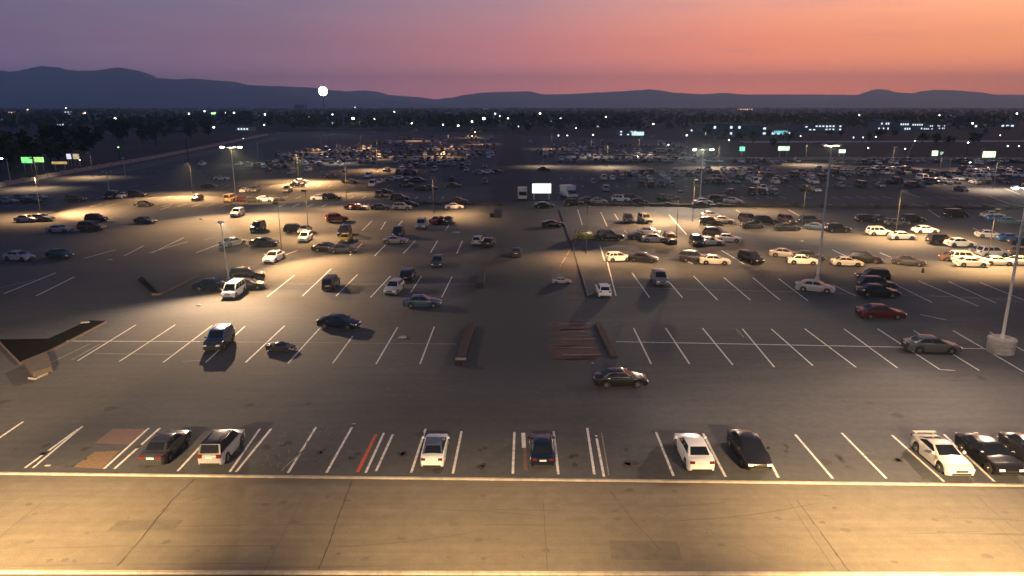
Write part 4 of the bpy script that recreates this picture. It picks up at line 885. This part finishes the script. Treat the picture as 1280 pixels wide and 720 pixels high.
# ---- labels: row counted from the kerb, place counted out from the aisle
ys = sorted((c for c in cars if c['l'] is None), key=lambda d: d['p'].y)
bands = [100, 112, 128, 150, 170, 190, 210, 235, 260, 290, 320, 360, 420, 2000]
bname = ['third row beyond the wide lane', 'fourth row, on the lit lane', 'fifth row', 'sixth row', 'seventh row, by the black rail', 'eighth row', 'ninth row', 'tenth row', 'eleventh row', 'twelfth row', 'thirteenth row', 'fourteenth row', 'fifteenth row', 'farthest row']
grp = {}
for c in ys:
    b_ = next(i for i, v in enumerate(bands) if c['p'].y < v); sd_ = 'left' if c['p'].x < 0 else 'right'; grp.setdefault((b_, sd_), []).append(c)
for (b_, sd_), L_ in grp.items():
    L_.sort(key=lambda d: abs(d['p'].x))
    for i, c in enumerate(L_): c['l'] = f"{c['c']} {c['k']} in the {bname[b_].split(',')[0].replace(' beyond the wide lane','')}, {ordw(i+1)} out from the aisle, {sd_} half"
def copy_tree(o, parent=None, color=None):
    c = o.copy(); C.objects.link(c); c.parent = parent; c.color = color
    for ch in o.children:
        copy_tree(ch, c, color)
    return c
kindcat = {'suv': 'SUV', 'sedan': 'car', 'coupe': 'car', 'hatchback': 'car', 'van': 'van', 'pickup': 'pickup'}
for c in cars:
    col = (*COL[c['c']], 1); nm = {'suv': 'parked_suv', 'van': 'parked_van', 'pickup': 'parked_pickup'}.get(c['k'], 'parked_car')
    if c['n']:
        key = (c['k'], c['sp'])
        if key not in PROTO:
            o = make_car(*key); PROTO[key] = o
            def setc(q):
                q.color = col
                for ch in q.children: setc(ch)
            setc(o)
        else: o = copy_tree(PROTO[key], None, col)
        o.name = nm
    else:
        o = bpy.data.objects.new(nm, FARME[c['k']]); C.objects.link(o); o.color = col
    o.location = (c['p'].x, c['p'].y, .004); o.rotation_euler = (0, 0, R(c['h'])); o.scale = (c['s'],)*3
    tag(o, c['l'], kindcat[c['k']], 'cars parked across the lot'); c['o'] = o
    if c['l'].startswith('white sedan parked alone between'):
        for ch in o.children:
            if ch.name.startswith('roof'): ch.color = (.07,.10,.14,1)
    if c['l'].startswith('silver SUV with a black roof'):
        for ch in o.children:
            if ch.name.startswith('roof') and 'rail' not in ch.name: ch.color = (.012,.012,.014,1)
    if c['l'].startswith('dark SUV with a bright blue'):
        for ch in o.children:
            if ch.name.startswith('roof') and 'rail' not in ch.name: ch.color = (.02,.10,.34,1)  # blue sky reflection put into this roof's colour
# the rest: one object
st = {k: far_mesh(k) for k in TYPES}; SM = MB(); pal_m = {}
mats_ = [M['trim'], M['glass'], M['head'], M['tail']]
for n_ in COL: pal_m[n_] = len(mats_); mats_.append(mat('distant_paint_'+n_.replace(' ', '_'), COL[n_], .32, coat=.5))
for c in stuff:
    s = st[c['k']]; a_ = R(c['h']); ca, sa = math.cos(a_)*c['s'], math.sin(a_)*c['s']; n0 = len(SM.v)
    SM.v += [(c['p'].x+x*ca-y*sa, c['p'].y+x*sa+y*ca, z*c['s']) for x, y, z in s.v]; SM.f += [tuple(n0+i for i in f) for f in s.f]
    SM.m += [pal_m[c['c']] if m_ == 0 else m_-1 for m_ in s.m]
tag(SM.build('distant_cars', mats_), 'dense far rows of parked cars at the end of the lot', 'cars', kind='stuff')

# ---- box vans and the bright board
def box_truck(px, py, col, label, w=2.2, h=2.6, L=3.4, hd=-90):
    p = G(px, py); r = empty('box_truck', (p.x, p.y, .004), R(hd), label, 'box truck', 'pale box trucks at the aisle'); m = mat('truck_paint', col, .45, coat=.3)
    mb = MB(); mb.box(-L*.2, 0, .55+h/2, L, w, h); b = mb.build('cargo_box', m, r)
    bv = b.modifiers.new('edge', 'BEVEL'); bv.width = .12; bv.segments = 3
    cb = MB(); x0 = L*.3+.02; cb.add([(x0,-w*.46,.45),(x0+1.5,-w*.46,.45),(x0+1.5,w*.46,.45),(x0,w*.46,.45),(x0,-w*.44,2.1),(x0+.75,-w*.42,2.1),(x0+.75,w*.42,2.1),(x0,w*.44,2.1),(x0+1.5,-w*.46,1.2),(x0+1.5,w*.46,1.2)],
        [(0,3,2,1),(4,5,6,7),(0,1,8,5,4),(3,7,6,9,2),(1,2,9,8),(0,4,7,3)]); cb.add([(x0+1.47,-w*.38,1.27),(x0+1.47,w*.38,1.27),(x0+.80,w*.36,2.03),(x0+.80,-w*.36,2.03)], [], 0); cb.build('cab', m, r)
    g = MB(); g.add([(x0+1.48,-w*.38,1.27),(x0+1.48,w*.38,1.27),(x0+.82,w*.36,2.03),(x0+.82,-w*.36,2.03)], [(0,1,2,3)]); g.v = [(x+.02, y, z+.02) for x, y, z in g.v]; g.build('windscreen', M['glass'], r)
    MB().box(0, 0, .45, L+1.6, w*.6, .2).build('chassis', M['trim'], r); tme, rme = wheel_meshes(.40) if .40 in wheel_cache else wheel_meshes(.38)
    for x in (-L*.45, x0+.7):
        for s in (-1, 1):
            wh = child('wheel', tme, r, (x, s*(w/2-.15), .39)); child('rim', rme, wh)
    for s in (-1, 1): MB().box(x0+1.51, s*w*.34, .85, .05, .3, .16).build('headlight', M['head'], r)
    return r
box_truck(653, 249, (.62,.60,.52), 'cream box truck left of the glowing white board', 2.4, 2.4)
box_truck(711, 247, (.70,.74,.74), 'pale blue white box truck right of the glowing white board', 3.0, 2.6, 3.6, -70)
root_p = G(677, 251); sc_ = FPX/(root_p.y*cp+CAM_H*sp)
root = empty('light_board', (root_p.x, root_p.y+.6, 0), 0, 'glowing white rectangular board over the dark car at the aisle', 'lit board')
w_, h_ = 25/sc_, 13.5/sc_; cz_ = 1.7+h_/2
MB().box(0, 0, cz_, w_, .5, h_).build('cabinet', M['concrete'], root)
MB().box(0, -.28, cz_, w_*.93, .05, h_*.88).build('lit_panel', mat('board_glow', (.8,.8,.8), .4, emit=(.86,1,.84), es=1.25, sample=True), root)
for s in (-1, 1): MB().box(s*w_*.38, .05, .85, .25, .3, 1.7).build('post', M['pole'], root)
MB().box(0, .1, .12, w_*.9, 1.6, .24).build('base_plate', M['darkpole'], root)

# ---- small litter and bits seen on the asphalt
def bit(px, py, sx, sy, sz, label, m, rz=0, cat='debris', name='debris_block'):
    p = G(px, py); mb = MB(); mb.add([(-sx/2,-sy/2,0),(sx/2,-sy*.4,0),(sx*.45,sy/2,0),(-sx*.4,sy*.45,0),(-sx*.4,-sy*.4,sz),(sx*.42,-sy*.3,sz*.8),(sx*.36,sy*.4,sz),(-sx*.34,sy*.36,sz*.7)], [(3,2,1,0),(4,5,6,7),(0,1,5,4),(1,2,6,5),(2,3,7,6),(3,0,4,7)])
    o = mb.build(name, m); o.location = (p.x, p.y, .006); o.rotation_euler = (0, 0, rz); tag(o, label, cat, 'small pale debris on the asphalt')
bit(503,422,.9,.6,.15,'pale flat slab on the asphalt in the left double row', M['kerb']); bit(569,291,1.9,1.0,.2,'pale blue slab near the fourth left row by the aisle', M['kerb'], 0)
bit(138,325,.7,.5,.15,'small white scrap on the dark left lane', M['kerb']); bit(252,274,.8,.6,.2,'small white scrap left of the tall lamp post', M['kerb']); bit(249,382,.6,.4,.12,'small white scrap below the dark blue sedan', M['kerb'])
bit(107,404,.9,.4,.2,'white scrap on the tip of the black bed', M['kerb']); bit(1002,302,.7,.5,.2,'white scrap in the lane below the brown SUV', M['kerb']); bit(1153,341,.35,.3,.7,'small dark cone below the charcoal sedan', M['black'], cat='cone')
bit(60,582,.4,.2,.05,'small pale scrap by the kerb at left', M['kerb']); bit(442,530,.35,.15,.05,'small pale scrap above the front stalls', M['kerb'])

# ------------------------------------------------------------------ haze
HAZE = True
if HAZE:
    hz = MB(); hz.add([(-21000,-260,-30),(21000,-260,-30),(21000,16200,-30),(-21000,16200,-30),(-21000,-260,640),(21000,-260,640),(21000,16200,640),(-21000,16200,640)], [(3,2,1,0),(4,5,6,7),(0,1,5,4),(1,2,6,5),(2,3,7,6),(3,0,4,7)])
    m = bpy.data.materials.new('haze_air'); m.use_nodes = True; t = m.node_tree; t.nodes.clear(); o_ = t.nodes.new('ShaderNodeOutputMaterial'); v = t.nodes.new('ShaderNodeVolumePrincipled')
    v.inputs['Color'].default_value = (.56,.83,1,1); v.inputs['Density'].default_value = .00014; v.inputs['Anisotropy'].default_value = .6
    t.links.new(v.outputs[0], o_.inputs['Volume']); tag(hz.build('haze', m), kind='stuff')
